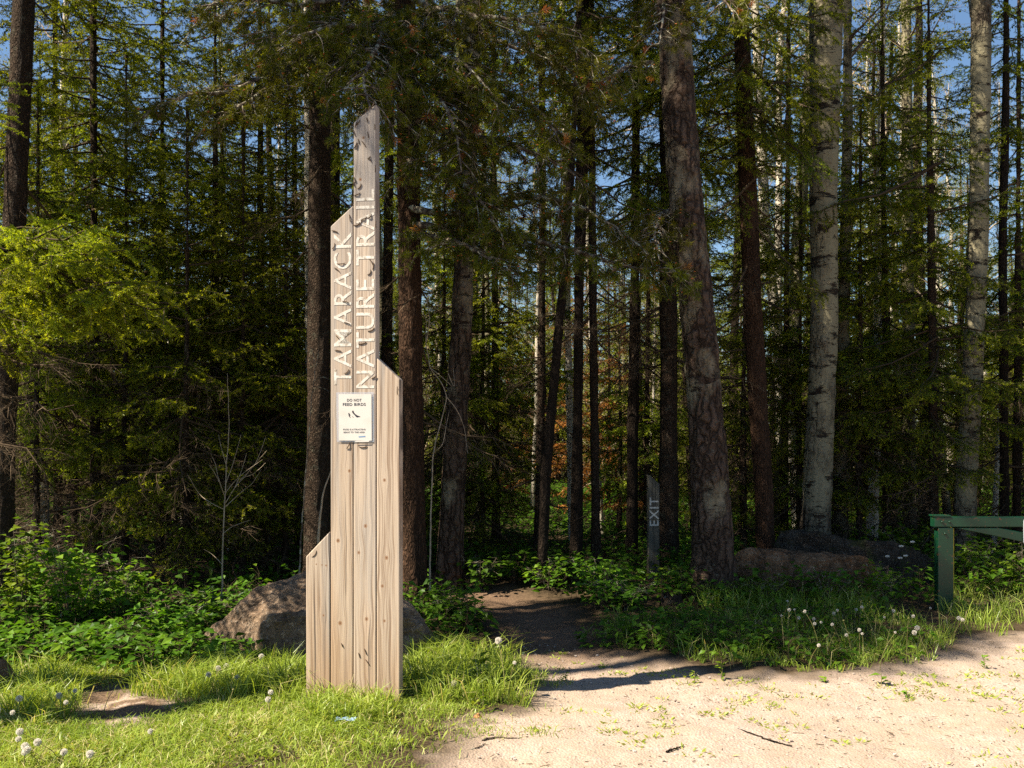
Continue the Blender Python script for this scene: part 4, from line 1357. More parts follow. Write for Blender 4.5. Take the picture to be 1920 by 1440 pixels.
KN = [((px - 660.5) / F_PX * 5.94, CAMZ - (py - HZ) / F_PX * 5.94, r) for px, py, r in [
    (591, 1059, .005), (602, 1060, .0045), (610, 1061, .006), (633, 1014, .012), (686, 986, .012), (673, 1036, .010), (726, 1045, .012), (718, 1098, .010), (637, 1169, .013), (688, 1160, .012), (722, 1163, .009),
    (672, 1300, .012), (727, 1290, .011), (655, 883, .010), (682, 259, .009), (676, 337, .010), (722, 900, .010), (635, 775, .008), (690, 560, .009), (605, 1155, .007), (640, 560, .008)]]
M['plank'] = wood_mat('weathered_plank', (0.245, 0.155, 0.095), (0.42, 0.315, 0.225), (0.31, 0.27, 0.24), (0.40, 0.20, 0.075), KN)
M['plank_grey'] = wood_mat('grey_plank', (0.05, 0.048, 0.040), (0.11, 0.104, 0.088), (0.105, 0.102, 0.088), (0.09, 0.078, 0.06), [])
k = NT('grey_white_paint')
M['oldpaint'] = k.pbr((0.42, 0.43, 0.42), 0.6)
k = NT('white_paint')
M['paint'] = k.pbr(k.ramp(k.noise(k.coord((1, 1, 1)), 34, 5, 0.75), [(0.38, (0.32, 0.26, 0.20)), (0.47, (0.56, 0.51, 0.45)), (0.62, (0.72, 0.67, 0.60))]), 0.6, None, 0.3)
SD = 5.94
sx0 = (660.5 - CX) / F_PX * SD
sg = gz1(sx0, SD)
SIGN_YAW = math.radians(-7.0)
sign = empty('trail_sign', (sx0, SD, 0), SIGN_YAW)
tag(sign, 'tall trail sign of four weathered wooden planks cut to stepped slanted tops', 'sign')


def sx(px): return (px - 660.5) / F_PX * SD
def szz(py): return CAMZ - (py - HZ) / F_PX * SD


PL = [(571, 617.5, 1045, 997), (618.6, 661.8, 423, 385), (663, 706, 230, 197), (707, 751, 671, 712)]
boards = []
for i, (a, b, ya, yb) in enumerate(PL):
    z0 = sg - 0.25
    o = poly_obj('plank', [[(sx(a), z0), (sx(b), z0), (sx(b), szz(yb)), (sx(a), szz(ya))]], 0.088, M['plank'], sign, 0.006)
    o.location = (0, (-0.002, 0.001, 0.0, 0.003)[i], 0)
    o['label'] = ['shortest plank, on the left', 'plank lettered TAMARACK', 'tallest plank, lettered NATURE TRAIL', 'blank plank on the right'][i]
    boards.append(o)


def text_mesh(name, s, height, length, mat, parent, M4, depth=0.002, spacing=1.0, shear=0.0, bold=0.0):
    cu = bpy.data.curves.new(name, 'FONT')
    cu.body = s
    cu.size = 1.0
    cu.space_character = spacing
    cu.offset = bold
    cu.extrude = 0.5
    cu.resolution_u = 4
    ob = bpy.data.objects.new(name, cu)
    COL.objects.link(ob)
    dg = bpy.context.evaluated_depsgraph_get()
    dg.update()
    me = bpy.data.meshes.new_from_object(ob.evaluated_get(dg))
    bpy.data.objects.remove(ob)
    n = len(me.vertices)
    co = np.empty(n * 3, np.float32)
    me.vertices.foreach_get('co', co)
    co = co.reshape(-1, 3).astype(float)
    lo, hi = co.min(0), co.max(0)
    co[:, 0] = (co[:, 0] - lo[0]) / (hi[0] - lo[0]) * length
    co[:, 1] = (co[:, 1] - lo[1]) / (hi[1] - lo[1]) * height
    co[:, 2] = (co[:, 2] + 0.5) * depth
    co = co @ np.array(M4)[:3, :3].T + np.array(M4)[:3, 3]
    me.vertices.foreach_set('co', co.astype(np.float32).ravel())
    me.materials.clear()
    me.materials.append(mat)
    me.update()
    me.name = name
    o = bpy.data.objects.new(name, me)
    COL.objects.link(o)
    o.parent = parent
    return o


def frame(ox, oy, oz, up=False):
    """text lies in the XZ plane facing -Y; UP turns it to read upwards"""
    if up:   # text x -> +Z, text y -> -X, out -> -Y
        return [[0, -1, 0, ox], [0, 0, -1, oy], [1, 0, 0, oz], [0, 0, 0, 1]]
    return [[1, 0, 0, ox], [0, 0, -1, oy], [0, 1, 0, oz], [0, 0, 0, 1]]


PXM = SD / F_PX
text_mesh('lettering', 'TAMARACK', 34 * PXM, 286 * PXM, M['paint'], boards[1], frame(sx(659), -0.0002, szz(721), True), 0.0014, 1.12, bold=0.005)
text_mesh('lettering', 'NATURE', 35 * PXM, 204 * PXM, M['paint'], boards[2], frame(sx(703), -0.0002, szz(728), True), 0.0014, 1.10, bold=0.005)
text_mesh('lettering', 'TRAIL', 35 * PXM, 142 * PXM, M['paint'], boards[2], frame(sx(703), -0.0002, szz(498), True), 0.0014, 1.10, bold=0.005)

# the notice in its plastic sleeve
notice = empty('paper_notice', (sx0, SD, 0), SIGN_YAW)
tag(notice, 'white paper notice about birds in a plastic sleeve fixed to the trail sign', 'notice')
k = NT('notice_paper')
M['paper'] = k.pbr(k.mix(k.ramp(k.noise(k.coord(), 9, 3), [(0.5, (0, 0, 0)), (0.7, (0.5, 0.5, 0.5))]), (0.60, 0.56, 0.52), (0.50, 0.45, 0.40)), 0.5)
k = NT('clear_sleeve')
gl = k.n('BsdfGlossy'); gl.inputs['Roughness'].default_value = 0.25; gl.inputs[0].default_value = (0.9, 0.9, 0.95, 1)
tr = k.n('BsdfTransparent'); tr.inputs[0].default_value = (0.96, 0.96, 0.98, 1)
df = k.n('BsdfDiffuse'); df.inputs[0].default_value = (0.7, 0.7, 0.75, 1)
mx = k.n('MixShader'); mx.inputs[0].default_value = 0.12
k.l(tr.outputs[0], mx.inputs[1]); k.l(gl.outputs[0], mx.inputs[2])
mx2 = k.n('MixShader'); mx2.inputs[0].default_value = 0.16
k.l(mx.outputs[0], mx2.inputs[1]); k.l(df.outputs[0], mx2.inputs[2])
k.l(mx2.outputs[0], k.out.inputs['Surface'])
M['sleeve'] = k.m
k = NT('black_print')
M['ink'] = k.pbr((0.025, 0.025, 0.035), 0.6)
k = NT('faded_print')
M['inkgrey'] = k.pbr((0.13, 0.12, 0.12), 0.6)
k = NT('blue_print')
M['blue'] = k.pbr((0.17, 0.26, 0.40), 0.6)
sheet = poly_obj('sheet', [[(sx(635), szz(826)), (sx(698.5), szz(826)), (sx(698), szz(739)), (sx(634.5), szz(739))]], 0.001, M['paper'], notice)
sheet.location = (0, -0.0075, 0)
slv = poly_obj('sleeve', [[(sx(631), szz(829)), (sx(703), szz(829)), (sx(702), szz(735.5)), (sx(630), szz(735.5))]], 0.0006, M['sleeve'], notice)
slv.location = (0, -0.0044, 0)
for s_, cy_, hgt_, ln_, mt_ in (('DO NOT', 753, 5.2, 28, 'ink'), ('FEED BIRDS', 761, 5.4, 44, 'ink'), ('FOOD IS ATTRACTING', 806.8, 3.0, 43, 'inkgrey'), ('BEARS TO THE AREA', 812, 3.0, 41, 'inkgrey')):
    text_mesh('print', s_, hgt_ * PXM, ln_ * PXM, M[mt_], sheet, frame(sx(665 - ln_ / 2), -0.0002, szz(cy_), False), 0.0006, 1.1, bold=0.015)
bird = lambda pts: [(sx(x), szz(y)) for x, y in pts]
o = poly_obj('bird_picture', [bird([(660.5, 772.5), (661.5, 770), (663.5, 770), (664.3, 773), (667, 776.5), (671, 779), (676.5, 781), (677, 782), (673, 782.2), (671.5, 783), (668.5, 782), (666.3, 779), (663, 776)]),
                              bird([(653.5, 775), (655, 774), (656.5, 776.5), (658, 778.5), (657, 779.3), (656, 778.8), (658, 783.5), (657, 783.5), (654.5, 780.5)]),
                              bird([(661, 781.5), (662, 780.5), (664, 782.8), (663.4, 783)])], 0.0004, M['ink'], sheet)
o.location = (0, -0.0004, 0)
o = poly_obj('faded_mark', [bird([(673, 818), (686, 817), (687, 819.5), (674, 820.5)])], 0.0004, M['blue'], sheet)
o.location = (0, -0.0004, 0)
o = poly_obj('tear', [bird([(665, 829), (693, 828.5), (695, 825.8), (668, 826.6)])], 0.0004, M['paper'], notice)
o.location = (0, -0.010, 0)

# caterpillars on the sign
k = NT('caterpillar_skin')
M['cater'] = k.pbr(k.ramp(k.noise(k.coord(), 220, 2), [(0.35, (0.035, 0.022, 0.014)), (0.65, (0.13, 0.075, 0.04))]), 0.7)


def caterpillar(px, py, ang, L, curl, seed):
    rng = np.random.default_rng(seed)
    n = 11
    t = np.linspace(-0.5, 0.5, n)
    a = math.radians(ang) + curl * t
    x = np.cumsum(np.cos(a)) * L / n
    z = np.cumsum(np.sin(a)) * L / n
    x -= x.mean()
    z -= z.mean()
    r = 0.0029 * np.sqrt(np.clip(1 - (2 * t) ** 4, 0.06, 1)) * (1 + 0.12 * np.cos(np.arange(n) * PI))
    m = MB()
    m.tube(np.c_[x, np.full(n, -0.0028) - 0.003 * (np.abs(t) < 0.2) * (rng.random() < 0.3), z], r, 6)
    o = m.build('caterpillar', M['cater'])
    lp = Matrix.Rotation(SIGN_YAW, 4, 'Z') @ Vector((sx(px), 0, szz(py)))
    o.location = Vector((sx0, SD, 0)) + lp
    o.rotation_euler = (0, 0, SIGN_YAW)
    tag(o, 'small dark brown caterpillar clinging to the weathered trail sign', 'caterpillar', 'caterpillars clinging to the trail sign')


for i, q in enumerate([(700, 200, 60, .05, .6), (693, 205, 70, .04, -.8), (687, 208, 80, .035, .3), (672, 231, 50, .05, .9), (668, 234, 70, .045, .2), (689, 226, 95, .035, .8), (664, 249, 110, .05, .5), (691, 254, 100, .045, .2),
                       (673, 266, 100, .04, 0), (667, 273, 60, .05, .4), (670, 276, 80, .04, -.3), (683, 271, 125, .055, .4), (693, 297, 40, .03, 1.2), (695, 301, 120, .04, .2), (665, 337, 105, .05, .7), (664, 345, 100, .04, 0),
                       (675, 350, 50, .05, 1.6), (670, 365, 20, .05, .6), (704, 240, 90, .04, .2), (705, 318, 90, .05, .3), (669, 421, 10, .06, 2.4), (677, 417, 60, .05, 1.2), (683, 411, 20, .05, .6), (694, 407, 40, .05, 2.0),
                       (656, 409, 100, .055, .2), (627, 433, 160, .05, .7), (625, 461, 60, .05, 1.6), (639, 494, 0, .06, .8), (631, 505, 140, .05, .8), (697, 492, 120, .06, .8), (694, 512, 50, .05, 2.2), (701, 500, 80, .05, .6),
                       (706, 422, 90, .05, .2), (648, 566, 165, .05, .6), (651, 606, 160, .05, .4), (632, 632, 130, .035, .3), (633, 657, 170, .05, .3), (697, 619, 20, .06, 1.5), (680, 644, 10, .06, .8), (650, 697, 35, .05, 1.6),
                       (702, 708, 30, .04, .6), (747, 733, 90, .06, .1), (681, 838, 0, .06, 1.2), (653, 836, 60, .05, .7), (668, 818, 120, .045, .8), (588, 1040, 50, .06, 1.4), (686, 1221, 110, .045, .2), (674, 1228, 105, .035, .2), (690, 1241, 125, .05, .3), (641, 1210, 110, .03, .2)]):
    caterpillar(*q, 600 + i)

# ------------------------------------------------------------------ the exit post
ED = 10.9
ex = (1226.5 - CX) / F_PX * ED
post = empty('exit_post', (ex, ED, 0), math.radians(6))
tag(post, 'narrow grey wooden post lettered EXIT standing in front of a scaly spruce', 'sign')
EM = ED / F_PX
ez = lambda py: CAMZ - (py - HZ) * EM
b = poly_obj('plank', [[(-10.5 * EM, gz1(ex, ED) - 0.2), (10.5 * EM, gz1(ex, ED) - 0.2), (10.5 * EM, ez(908)), (-9 * EM, ez(890)), (-10.5 * EM, ez(892))]], 0.09, M['plank_grey'], post, 0.006)
text_mesh('lettering', 'EXIT', 17 * EM, 53 * EM, M['oldpaint'], b, frame(8.5 * EM, -0.0002, ez(986), True), 0.0014, 1.1, bold=0.01)

# ------------------------------------------------------------------ the barrier gate
k = NT('green_paint')
gcol = k.mix(k.ramp(k.noise(k.coord(), 14, 5, 0.7), [(0.55, (0, 0, 0)), (0.75, (0.5, 0.5, 0.5))]), (0.004, 0.038, 0.017), (0.007, 0.056, 0.024))
rust = k.ramp(k.noise(k.coord(), 23, 6, 0.7), [(0.60, (0, 0, 0)), (0.63, (0.9, 0.9, 0.9))])
M['green'] = k.pbr(k.mix(rust, gcol, (0.12, 0.045, 0.02)), 0.38, k.bump(k.noise(k.coord(), 60, 3), 0.08, 0.002), 0.5)
k = NT('yellow_reflector')
M['yellow'] = k.pbr(k.ramp(k.noise(k.coord(), 20, 4), [(0.35, (0.32, 0.25, 0.02)), (0.65, (0.55, 0.44, 0.03))]), 0.45)
k = NT('white_plate')
M['white'] = k.pbr((0.72, 0.72, 0.72), 0.4)
GD = 9.45
GM = GD / F_PX
gX = lambda px: (px - CX) * GM
gZ = lambda py: CAMZ - (py - HZ) * GM
gate = empty('barrier_gate', (gX(1769), GD, 0))
tag(gate, 'green steel barrier gate with yellow strips at the right edge', 'gate')


def gbox(name, x0, x1, y0, y1, z0, z1, mat, bev=0.006):
    m = MB()
    box(m, x0, x1, y0, y1, z0, z1)
    o = m.build(name, mat, gate)
    bv = o.modifiers.new('bevel', 'BEVEL')
    bv.width = bev
    bv.segments = 2
    return o


g0 = gX(1769)
gf = gz1(g0, GD) - 0.2
gbox('post', gX(1755) - g0, gX(1784) - g0, -0.045, 0.045, gf, gZ(988.5), M['green'])
for px in (1787, 1793):
    gbox('reflector_strip', gX(px - 2.6) - g0, gX(px + 2.0) - g0, 0.0 if px < 1790 else 0.11, 0.03 if px < 1790 else 0.13, gf, gZ(990), M['yellow'], 0.003)
gbox('beam', gX(1748) - g0, gX(1748) - g0 + 4.6, -0.05, 0.05, gZ(987.5), gZ(968.5), M['green'])
gbox('cap', gX(1746) - g0, gX(1778) - g0, -0.06, 0.06, gZ(968.2), gZ(965), M['green'], 0.004)
br = poly_obj('brace', [[(gX(1786) - g0, gZ(989)), (gX(1810) - g0, gZ(989)), (gX(1870) - g0, gZ(989)), (gX(1990) - g0, gZ(1012)), (gX(1990) - g0, gZ(1032)), (gX(1860) - g0, gZ(1004))]], 0.09, M['green'], gate, 0.006)
br.location = (0, -0.045, 0)
gbox('end_post', gX(1748) - g0 + 4.3, gX(1748) - g0 + 4.45, -0.07, 0.07, gf, gZ(988.5), M['green'])
for bx, bz in ((1762, 978), (1776, 978), (1768, 1000)):
    mb_ = MB()
    mb_.tube(np.array([[0, 0, 0], [0, -0.012, 0], [0, -0.0121, 0]]), [0.011, 0.011, 0.0005], 6)
    mb_.build('bolt', M['green'], gate, (gX(bx) - g0, -0.0445 if bz > 990 else -0.0495, gZ(bz)))
pl = [(math.cos(a) * 0.02, math.sin(a) * 0.02) for a in np.linspace(0, PI / 2, 6)]
pw, ph, pcx, pcz = 0.20, 0.235, gX(1913) - g0 + 0.10, gZ(995.5)
outl = []
for qx, qz, rot_ in ((1, 1, 0), (-1, 1, 1), (-1, -1, 2), (1, -1, 3)):
    for a in np.linspace(0, PI / 2, 6):
        outl.append((pcx + qx * (pw / 2 - 0.025) + 0.025 * math.cos(a + rot_ * PI / 2), pcz + qz * (ph / 2 - 0.025) + 0.025 * math.sin(a + rot_ * PI / 2)))
pw_ = poly_obj('white_plate', [outl], 0.003, M['white'], gate)
pw_.location = (0, -0.058, 0)

# ------------------------------------------------------------------ bare saplings, sticks, stump and small things


def branchy(name, label, cat, lines_, d, r0, mat, seed):
    b = P(*lines_[0][0], d)
    b[2] = gz1(b[0], d) - 0.03
    m = MB()
    rng = np.random.default_rng(seed)
    for i, ln in enumerate(lines_):
        p = np.array([P(x, y, d + (rng.normal(0, 0.06) if j else 0) * (i > 0)) for j, (x, y) in enumerate(ln)]) - b
        s = np.r_[0, np.cumsum(np.linalg.norm(np.diff(p, axis=0), axis=1))]
        ss = np.linspace(0, s[-1], max(6, int(s[-1] / 0.03)))
        q = np.stack([np.interp(ss, s, p[:, c]) for c in range(3)], 1)
        q[1:-1] += rng.normal(0, 0.003, q[1:-1].shape)
        for _ in range(2):
            q[1:-1] = 0.25 * q[:-2] + 0.5 * q[1:-1] + 0.25 * q[2:]
        m.tube(q, np.linspace(r0 if i == 0 else r0 * 0.45, r0 * 0.25 if i == 0 else 0.0015, len(q)), 6)
    o = m.build(name, mat, None, b)
    tag(o, label, cat)
    return o


branchy('bare_sapling', 'thin pale bare sapling left of the boulder', 'sapling', [
    [(416, 1160), (417, 1050), (420, 960), (422, 930), (424, 880), (430, 800), (426, 700)], [(421, 945), (440, 915), (470, 880), (500, 845)], [(422, 925), (440, 900), (465, 880), (492, 862)],
    [(423, 950), (450, 925), (475, 905), (490, 880)], [(421, 930), (410, 900), (404, 870), (395, 850)], [(424, 905), (436, 875), (452, 815)], [(420, 955), (398, 945), (375, 930), (352, 890)], [(450, 900), (480, 870), (498, 820)],
    [(419, 1000), (440, 985), (470, 975)], [(418, 1060), (400, 1040), (382, 1030)], [(426, 880), (415, 840), (410, 815)], [(455, 895), (475, 890), (498, 868)], [(440, 915), (455, 880), (462, 850)], [(412, 905), (400, 880), (392, 872)]], 8.3, 0.008, M['stick'], 1)
branchy('bent_stick', 'pale bent stick rising behind the shortest plank of the sign', 'stick', [[(594, 1100), (597, 1010), (600, 960), (608, 915), (622, 880), (640, 850)]], 7.0, 0.012, M['stick'], 2)
branchy('budding_twig', 'thin budding twig sticking out left of the trail sign', 'twig', [[(560, 1090), (572, 900), (585, 740), (590, 700), (588, 660), (578, 645), (568, 640)], [(590, 700), (598, 660), (596, 640)], [(588, 715), (606, 705), (618, 712)], [(589, 725), (604, 727), (617, 735)]], 8.4, 0.008, M['bough'], 3)
branchy('dead_sapling', 'bare twiggy dead sapling right of the brown pine', 'sapling', [
    [(806, 1110), (808, 960), (812, 850), (838, 745), (830, 720), (806, 690), (798, 640), (800, 600), (792, 585)], [(838, 745), (858, 770), (870, 800), (877, 850)], [(806, 610), (818, 600), (826, 615)], [(806, 690), (820, 700), (848, 725)],
    [(812, 850), (830, 835), (842, 770)], [(800, 640), (806, 600), (800, 560), (832, 520), (840, 505)], [(800, 600), (815, 610), (828, 640)], [(840, 700), (852, 730), (850, 690)]], 8.9, 0.009, M['stick'], 4)


def lay_stick(label, pts, r, mat, seed):
    rng = np.random.default_rng(seed)
    p = np.array([(*G(*q), 0.0) for q in pts])
    p[:, 2] = gz(p[:, :2]) + r * 0.7
    s = np.linspace(0, len(p) - 1, 24)
    q = np.stack([np.interp(s, np.arange(len(p)), p[:, c]) for c in range(3)], 1)
    q[:, :2] += rng.normal(0, 0.004, (24, 2))
    b = q.mean(0)
    m = MB()
    m.tube(q - b, np.linspace(r, r * 0.45, 24), 6)
    o = m.build('fallen_twig', mat, None, b)
    tag(o, label, 'twig')


lay_stick('dark thin twig lying on the sunny dirt right of the middle', [(1370, 1361), (1410, 1372), (1450, 1384), (1485, 1390)], 0.007, M['bark_dark'], 1)
lay_stick('crooked twig on the dirt below the trail sign', [(903, 1392), (930, 1387), (955, 1388), (978, 1386)], 0.006, M['bough'], 2)
lay_stick('long thin grey twig on the dirt by the lawn edge', [(858, 1416), (880, 1410), (900, 1403), (908, 1398)], 0.005, M['bough'], 3)
lay_stick('short dark twig at the right part of the dirt', [(1250, 1410), (1265, 1403), (1280, 1399)], 0.006, M['bark_dark'], 4)

# broken stump
st = empty('tree_stump', (*G(1257, 1150), 0))
st.location.z = gz1(*G(1257, 1150)) - 0.05
tag(st, 'small broken grey stump at the left of the old poplar', 'stump')
m, _ = trunk_mesh([[0, 0, 0], [0, 0, 0.12], [0.01, 0, 0.22]], [0.11, 0.095, 0.09], 30, 0.012, 0.012, 44, 0.3, fur=0.01)
v = m.v[0]
ang = np.arctan2(v[:, 1], v[:, 0])
v[:, 2] *= np.where(v[:, 2] > 0.12, 0.7 + 0.5 * vnoise(np.c_[ang * 3, ang * 0, ang * 0], 3), 1)
m.build('stump_bark', M['bark_spruce'], st)
m = MB()
a = np.arange(24) / 24 * 2 * PI
top_ = np.c_[np.cos(a) * 0.085 + 0.01, np.sin(a) * 0.085, 0.15 + 0.02 * np.cos(a * 3)]
m.quads(np.stack([top_, np.roll(top_, -1, 0), np.tile([0.01, 0, 0.135], (24, 1)), np.tile([0.0102, 0, 0.135], (24, 1))], 1))
m.build('broken_top', M['stick'], st)

rock('stone', 'small orange stone at the edge of the lawn below the sign', [(888, 1356), (890, 1342), (896, 1337), (901, 1341), (904, 1356)], 5.65, 0.05, M['rock'], 12, 0.006, 'stone')
M['orange_stone'] = rock_mat('orange_stone', [(0.30, 0.13, 0.05), (0.45, 0.2, 0.09), (0.55, 0.3, 0.15), (0.4, 0.17, 0.07)])
bpy.data.objects['stone'].data.materials[0] = M['orange_stone']
rock('stone', 'pale flat stone at the sunny end of the verge', [(1708, 1232), (1712, 1224), (1724, 1224), (1732, 1234)], 7.35, 0.06, M['rock'], 13, 0.006, 'stone')
rock('stone', 'pale rough stone beside the dandelions near the gate', [(1748, 1222), (1754, 1206), (1762, 1205), (1768, 1222)], 7.5, 0.07, M['rock'], 14, 0.008, 'stone')
m = MB()
rng = np.random.default_rng(3)
c = np.array([*G(648, 1368), 0])
c[2] = gz1(c[0], c[1]) + 0.025
gq = [[np.array([(i - 2) * 0.028, (j - 1) * 0.025, rng.uniform(0, 0.018)]) for j in range(3)] for i in range(5)]
for i in range(4):
    for j in range(2):
        m.quads([[gq[i][j], gq[i + 1][j], gq[i + 1][j + 1], gq[i][j + 1]]])
o = m.build('crumpled_wrapper', M['blue'], None, c)
tag(o, 'small blue crumpled wrapper in the grass before the sign', 'litter')


# ------------------------------------------------------------------ grass, herbs, dandelions
def blades(rng, xy, h, w, lean, tint):
    """bent grass blades of two faces each"""
    n = len(xy)
    z = gz(xy)
    a = rng.random(n) * 2 * PI
    side = np.c_[np.cos(a), np.sin(a), np.zeros(n)]
    la = rng.random(n) * 2 * PI
    ld = np.c_[np.cos(la), np.sin(la), np.zeros(n)]
    b = np.c_[xy, z - 0.01]
    l1 = lean * rng.uniform(0.1, 0.5, n)
    l2 = lean * rng.uniform(0.5, 1.3, n)
    mid = b + np.c_[np.zeros((n, 2)), h * 0.58] + ld * (l1 * h)[:, None]
    tip = b + np.c_[np.zeros((n, 2)), h * np.clip(1 - 0.35 * l2, 0.4, 1)] + ld * (l2 * h)[:, None]
    sw = side * (w * 0.5)[:, None]
    q1 = np.stack([b - sw * 0.8, b + sw * 0.8, mid + sw, mid - sw], 1)
    q2 = np.stack([mid - sw, mid + sw, tip + sw * 0.12, tip - sw * 0.12], 1)
    return np.concatenate([q1, q2]), np.concatenate([tint, tint])


def region(rng, n, x0, x1, y0, y1):
    return np.c_[rng.uniform(x0, x1, n), rng.uniform(y0, y1, n)]


rng = np.random.default_rng(8)
m = MB()
# short lawn grass in front, thinning over the dirt
xy_ = region(rng, 190000, -4.2, 0.4, 3.9, 7.2)
dmk = dirt_mask(xy_)
p3_ = np.c_[xy_, np.zeros(len(xy_))]
dens = np.clip(fbm(p3_ * 1.8, 41) * 1.7 - 0.25, 0.10, 1)
edge_ = sdf(xy_, DIRT) + (fbm(p3_ * 2.6, 71) - 0.5) * 0.9 + (fbm(p3_ * 8, 72) - 0.5) * 0.5
bare_ = sdf(xy_, BARE) + (fbm(p3_ * 6, 73) - 0.5) * 0.4
keep = rng.random(len(xy_)) < np.clip((edge_ + 0.10) / 0.75, 0.006, 1) ** 1.4 * np.clip((bare_ + 0.05) / 0.3, 0.02, 1) * dens
xy_ = xy_[keep]; p3_ = p3_[keep]
hh_ = (0.03 + 0.09 * fbm(p3_ * 2.3, 43) ** 1.3) * rng.uniform(0.5, 1.4, len(xy_))
tn = np.clip(0.45 + 0.55 * (fbm(p3_ * 3, 44) - 0.35) + rng.normal(0, 0.12, len(xy_)), 0, 1)
tn[rng.random(len(xy_)) < 0.03 + 0.22 * np.clip(fbm(p3_ * 2.2, 74) * 3 - 1.3, 0, 1)] = 1.0
q, t_ = blades(rng, xy_, hh_, rng.uniform(0.0028, 0.0055, len(xy_)), 0.9, tn)
m.quads(q, 0, t_)
o = m.build('lawn_grass', M['grass'])
tag(o, 'sunlit short grass of the lawn in front of the trail sign', 'grass', kind='stuff')

# taller rank grass: round the sign's foot, before the boulder, at the left, along the right verge
m = MB()


VERGE0 = G(1085, 1215)


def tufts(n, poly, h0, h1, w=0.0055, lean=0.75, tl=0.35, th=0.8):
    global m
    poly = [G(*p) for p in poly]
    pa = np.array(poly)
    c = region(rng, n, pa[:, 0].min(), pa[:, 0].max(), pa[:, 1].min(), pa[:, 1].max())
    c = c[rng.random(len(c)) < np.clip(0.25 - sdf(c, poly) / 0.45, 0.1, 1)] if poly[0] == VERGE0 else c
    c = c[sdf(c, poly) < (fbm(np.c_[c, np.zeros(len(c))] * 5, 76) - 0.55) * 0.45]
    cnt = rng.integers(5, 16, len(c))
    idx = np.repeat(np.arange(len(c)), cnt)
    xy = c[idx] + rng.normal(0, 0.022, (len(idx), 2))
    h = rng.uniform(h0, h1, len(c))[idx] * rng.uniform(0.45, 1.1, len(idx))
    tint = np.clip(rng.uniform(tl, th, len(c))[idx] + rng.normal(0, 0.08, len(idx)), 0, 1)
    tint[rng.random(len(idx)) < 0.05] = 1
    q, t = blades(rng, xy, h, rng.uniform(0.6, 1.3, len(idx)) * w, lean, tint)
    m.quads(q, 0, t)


tufts(340, [(565, 1345), (575, 1318), (760, 1322), (790, 1345), (740, 1362), (600, 1365)], 0.08, 0.20)
tufts(60, [(565, 1345), (572, 1328), (752, 1332), (760, 1350)], 0.12, 0.24)
tufts(420, [(755, 1335), (760, 1250), (840, 1225), (930, 1240), (985, 1280), (1000, 1312), (940, 1330), (840, 1345)], 0.12, 0.30)
tufts(700, [(320, 1300), (340, 1262), (450, 1262), (572, 1262), (570, 1330), (420, 1330)], 0.10, 0.30)
tufts(500, [(-60, 1345), (-60, 1275), (60, 1270), (140, 1290), (150, 1330), (80, 1380)], 0.10, 0.26)
tufts(160, [(230, 1318), (240, 1285), (340, 1275), (340, 1320)], 0.12, 0.26)
o = m.build('long_grass', M['grass'])
tag(o, 'long uncut grass round the sign foot and boulder', 'grass', kind='stuff')
m = MB()
VERGE = [(1085, 1215), (1100, 1165), (1300, 1150), (1420, 1140), (1640, 1150), (1760, 1160), (1830, 1185), (1780, 1225), (1700, 1252), (1600, 1258), (1450, 1262), (1300, 1252), (1180, 1232)]
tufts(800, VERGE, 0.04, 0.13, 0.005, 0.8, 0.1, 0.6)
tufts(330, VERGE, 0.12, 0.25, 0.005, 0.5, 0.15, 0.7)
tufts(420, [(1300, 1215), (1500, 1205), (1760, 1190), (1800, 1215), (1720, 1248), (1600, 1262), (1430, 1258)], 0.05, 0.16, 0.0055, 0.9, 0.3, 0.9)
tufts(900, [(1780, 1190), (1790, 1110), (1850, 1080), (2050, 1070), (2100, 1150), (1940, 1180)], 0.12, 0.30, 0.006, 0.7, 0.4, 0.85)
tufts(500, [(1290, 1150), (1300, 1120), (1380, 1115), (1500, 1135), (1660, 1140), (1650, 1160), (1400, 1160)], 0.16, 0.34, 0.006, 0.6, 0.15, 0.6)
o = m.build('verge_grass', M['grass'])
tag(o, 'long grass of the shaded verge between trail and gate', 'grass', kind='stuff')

# broad-leaved weeds among the lawn grass
m = MB()
xy_ = region(rng, 900, -4.0, 0.1, 4.2, 6.8)
xy_ = xy_[(dirt_mask(xy_) < 0.3) & (rng.random(len(xy_)) < np.clip(fbm(np.c_[xy_, np.zeros(len(xy_))] * 1.5, 67) * 3 - 1.1, 0.05, 1))]
for c in xy_:
    n = rng.integers(5, 10)
    a = rng.random(n) * 2 * PI
    b = np.c_[c + np.c_[np.cos(a), np.sin(a)] * 0.008, np.zeros(n)]
    b[:, 2] = gz(b[:, :2]) + 0.012
    dr = nrm(np.c_[np.cos(a), np.sin(a), rng.uniform(0.25, 0.9, n)])
    ln = rng.uniform(0.03, 0.075, n)
    q = diamond(b, dr, nrm(np.cross(dr, np.array([0, 0, 1.0]))), ln, ln * rng.uniform(0.2, 0.35, n), 0.6)
    m.quads(q, 0, rng.uniform(0.1, 0.65, n))
o = m.build('lawn_weeds', M['grass'])
tag(o, 'broad-leaved rosettes among the lawn grass', 'weeds', kind='stuff')

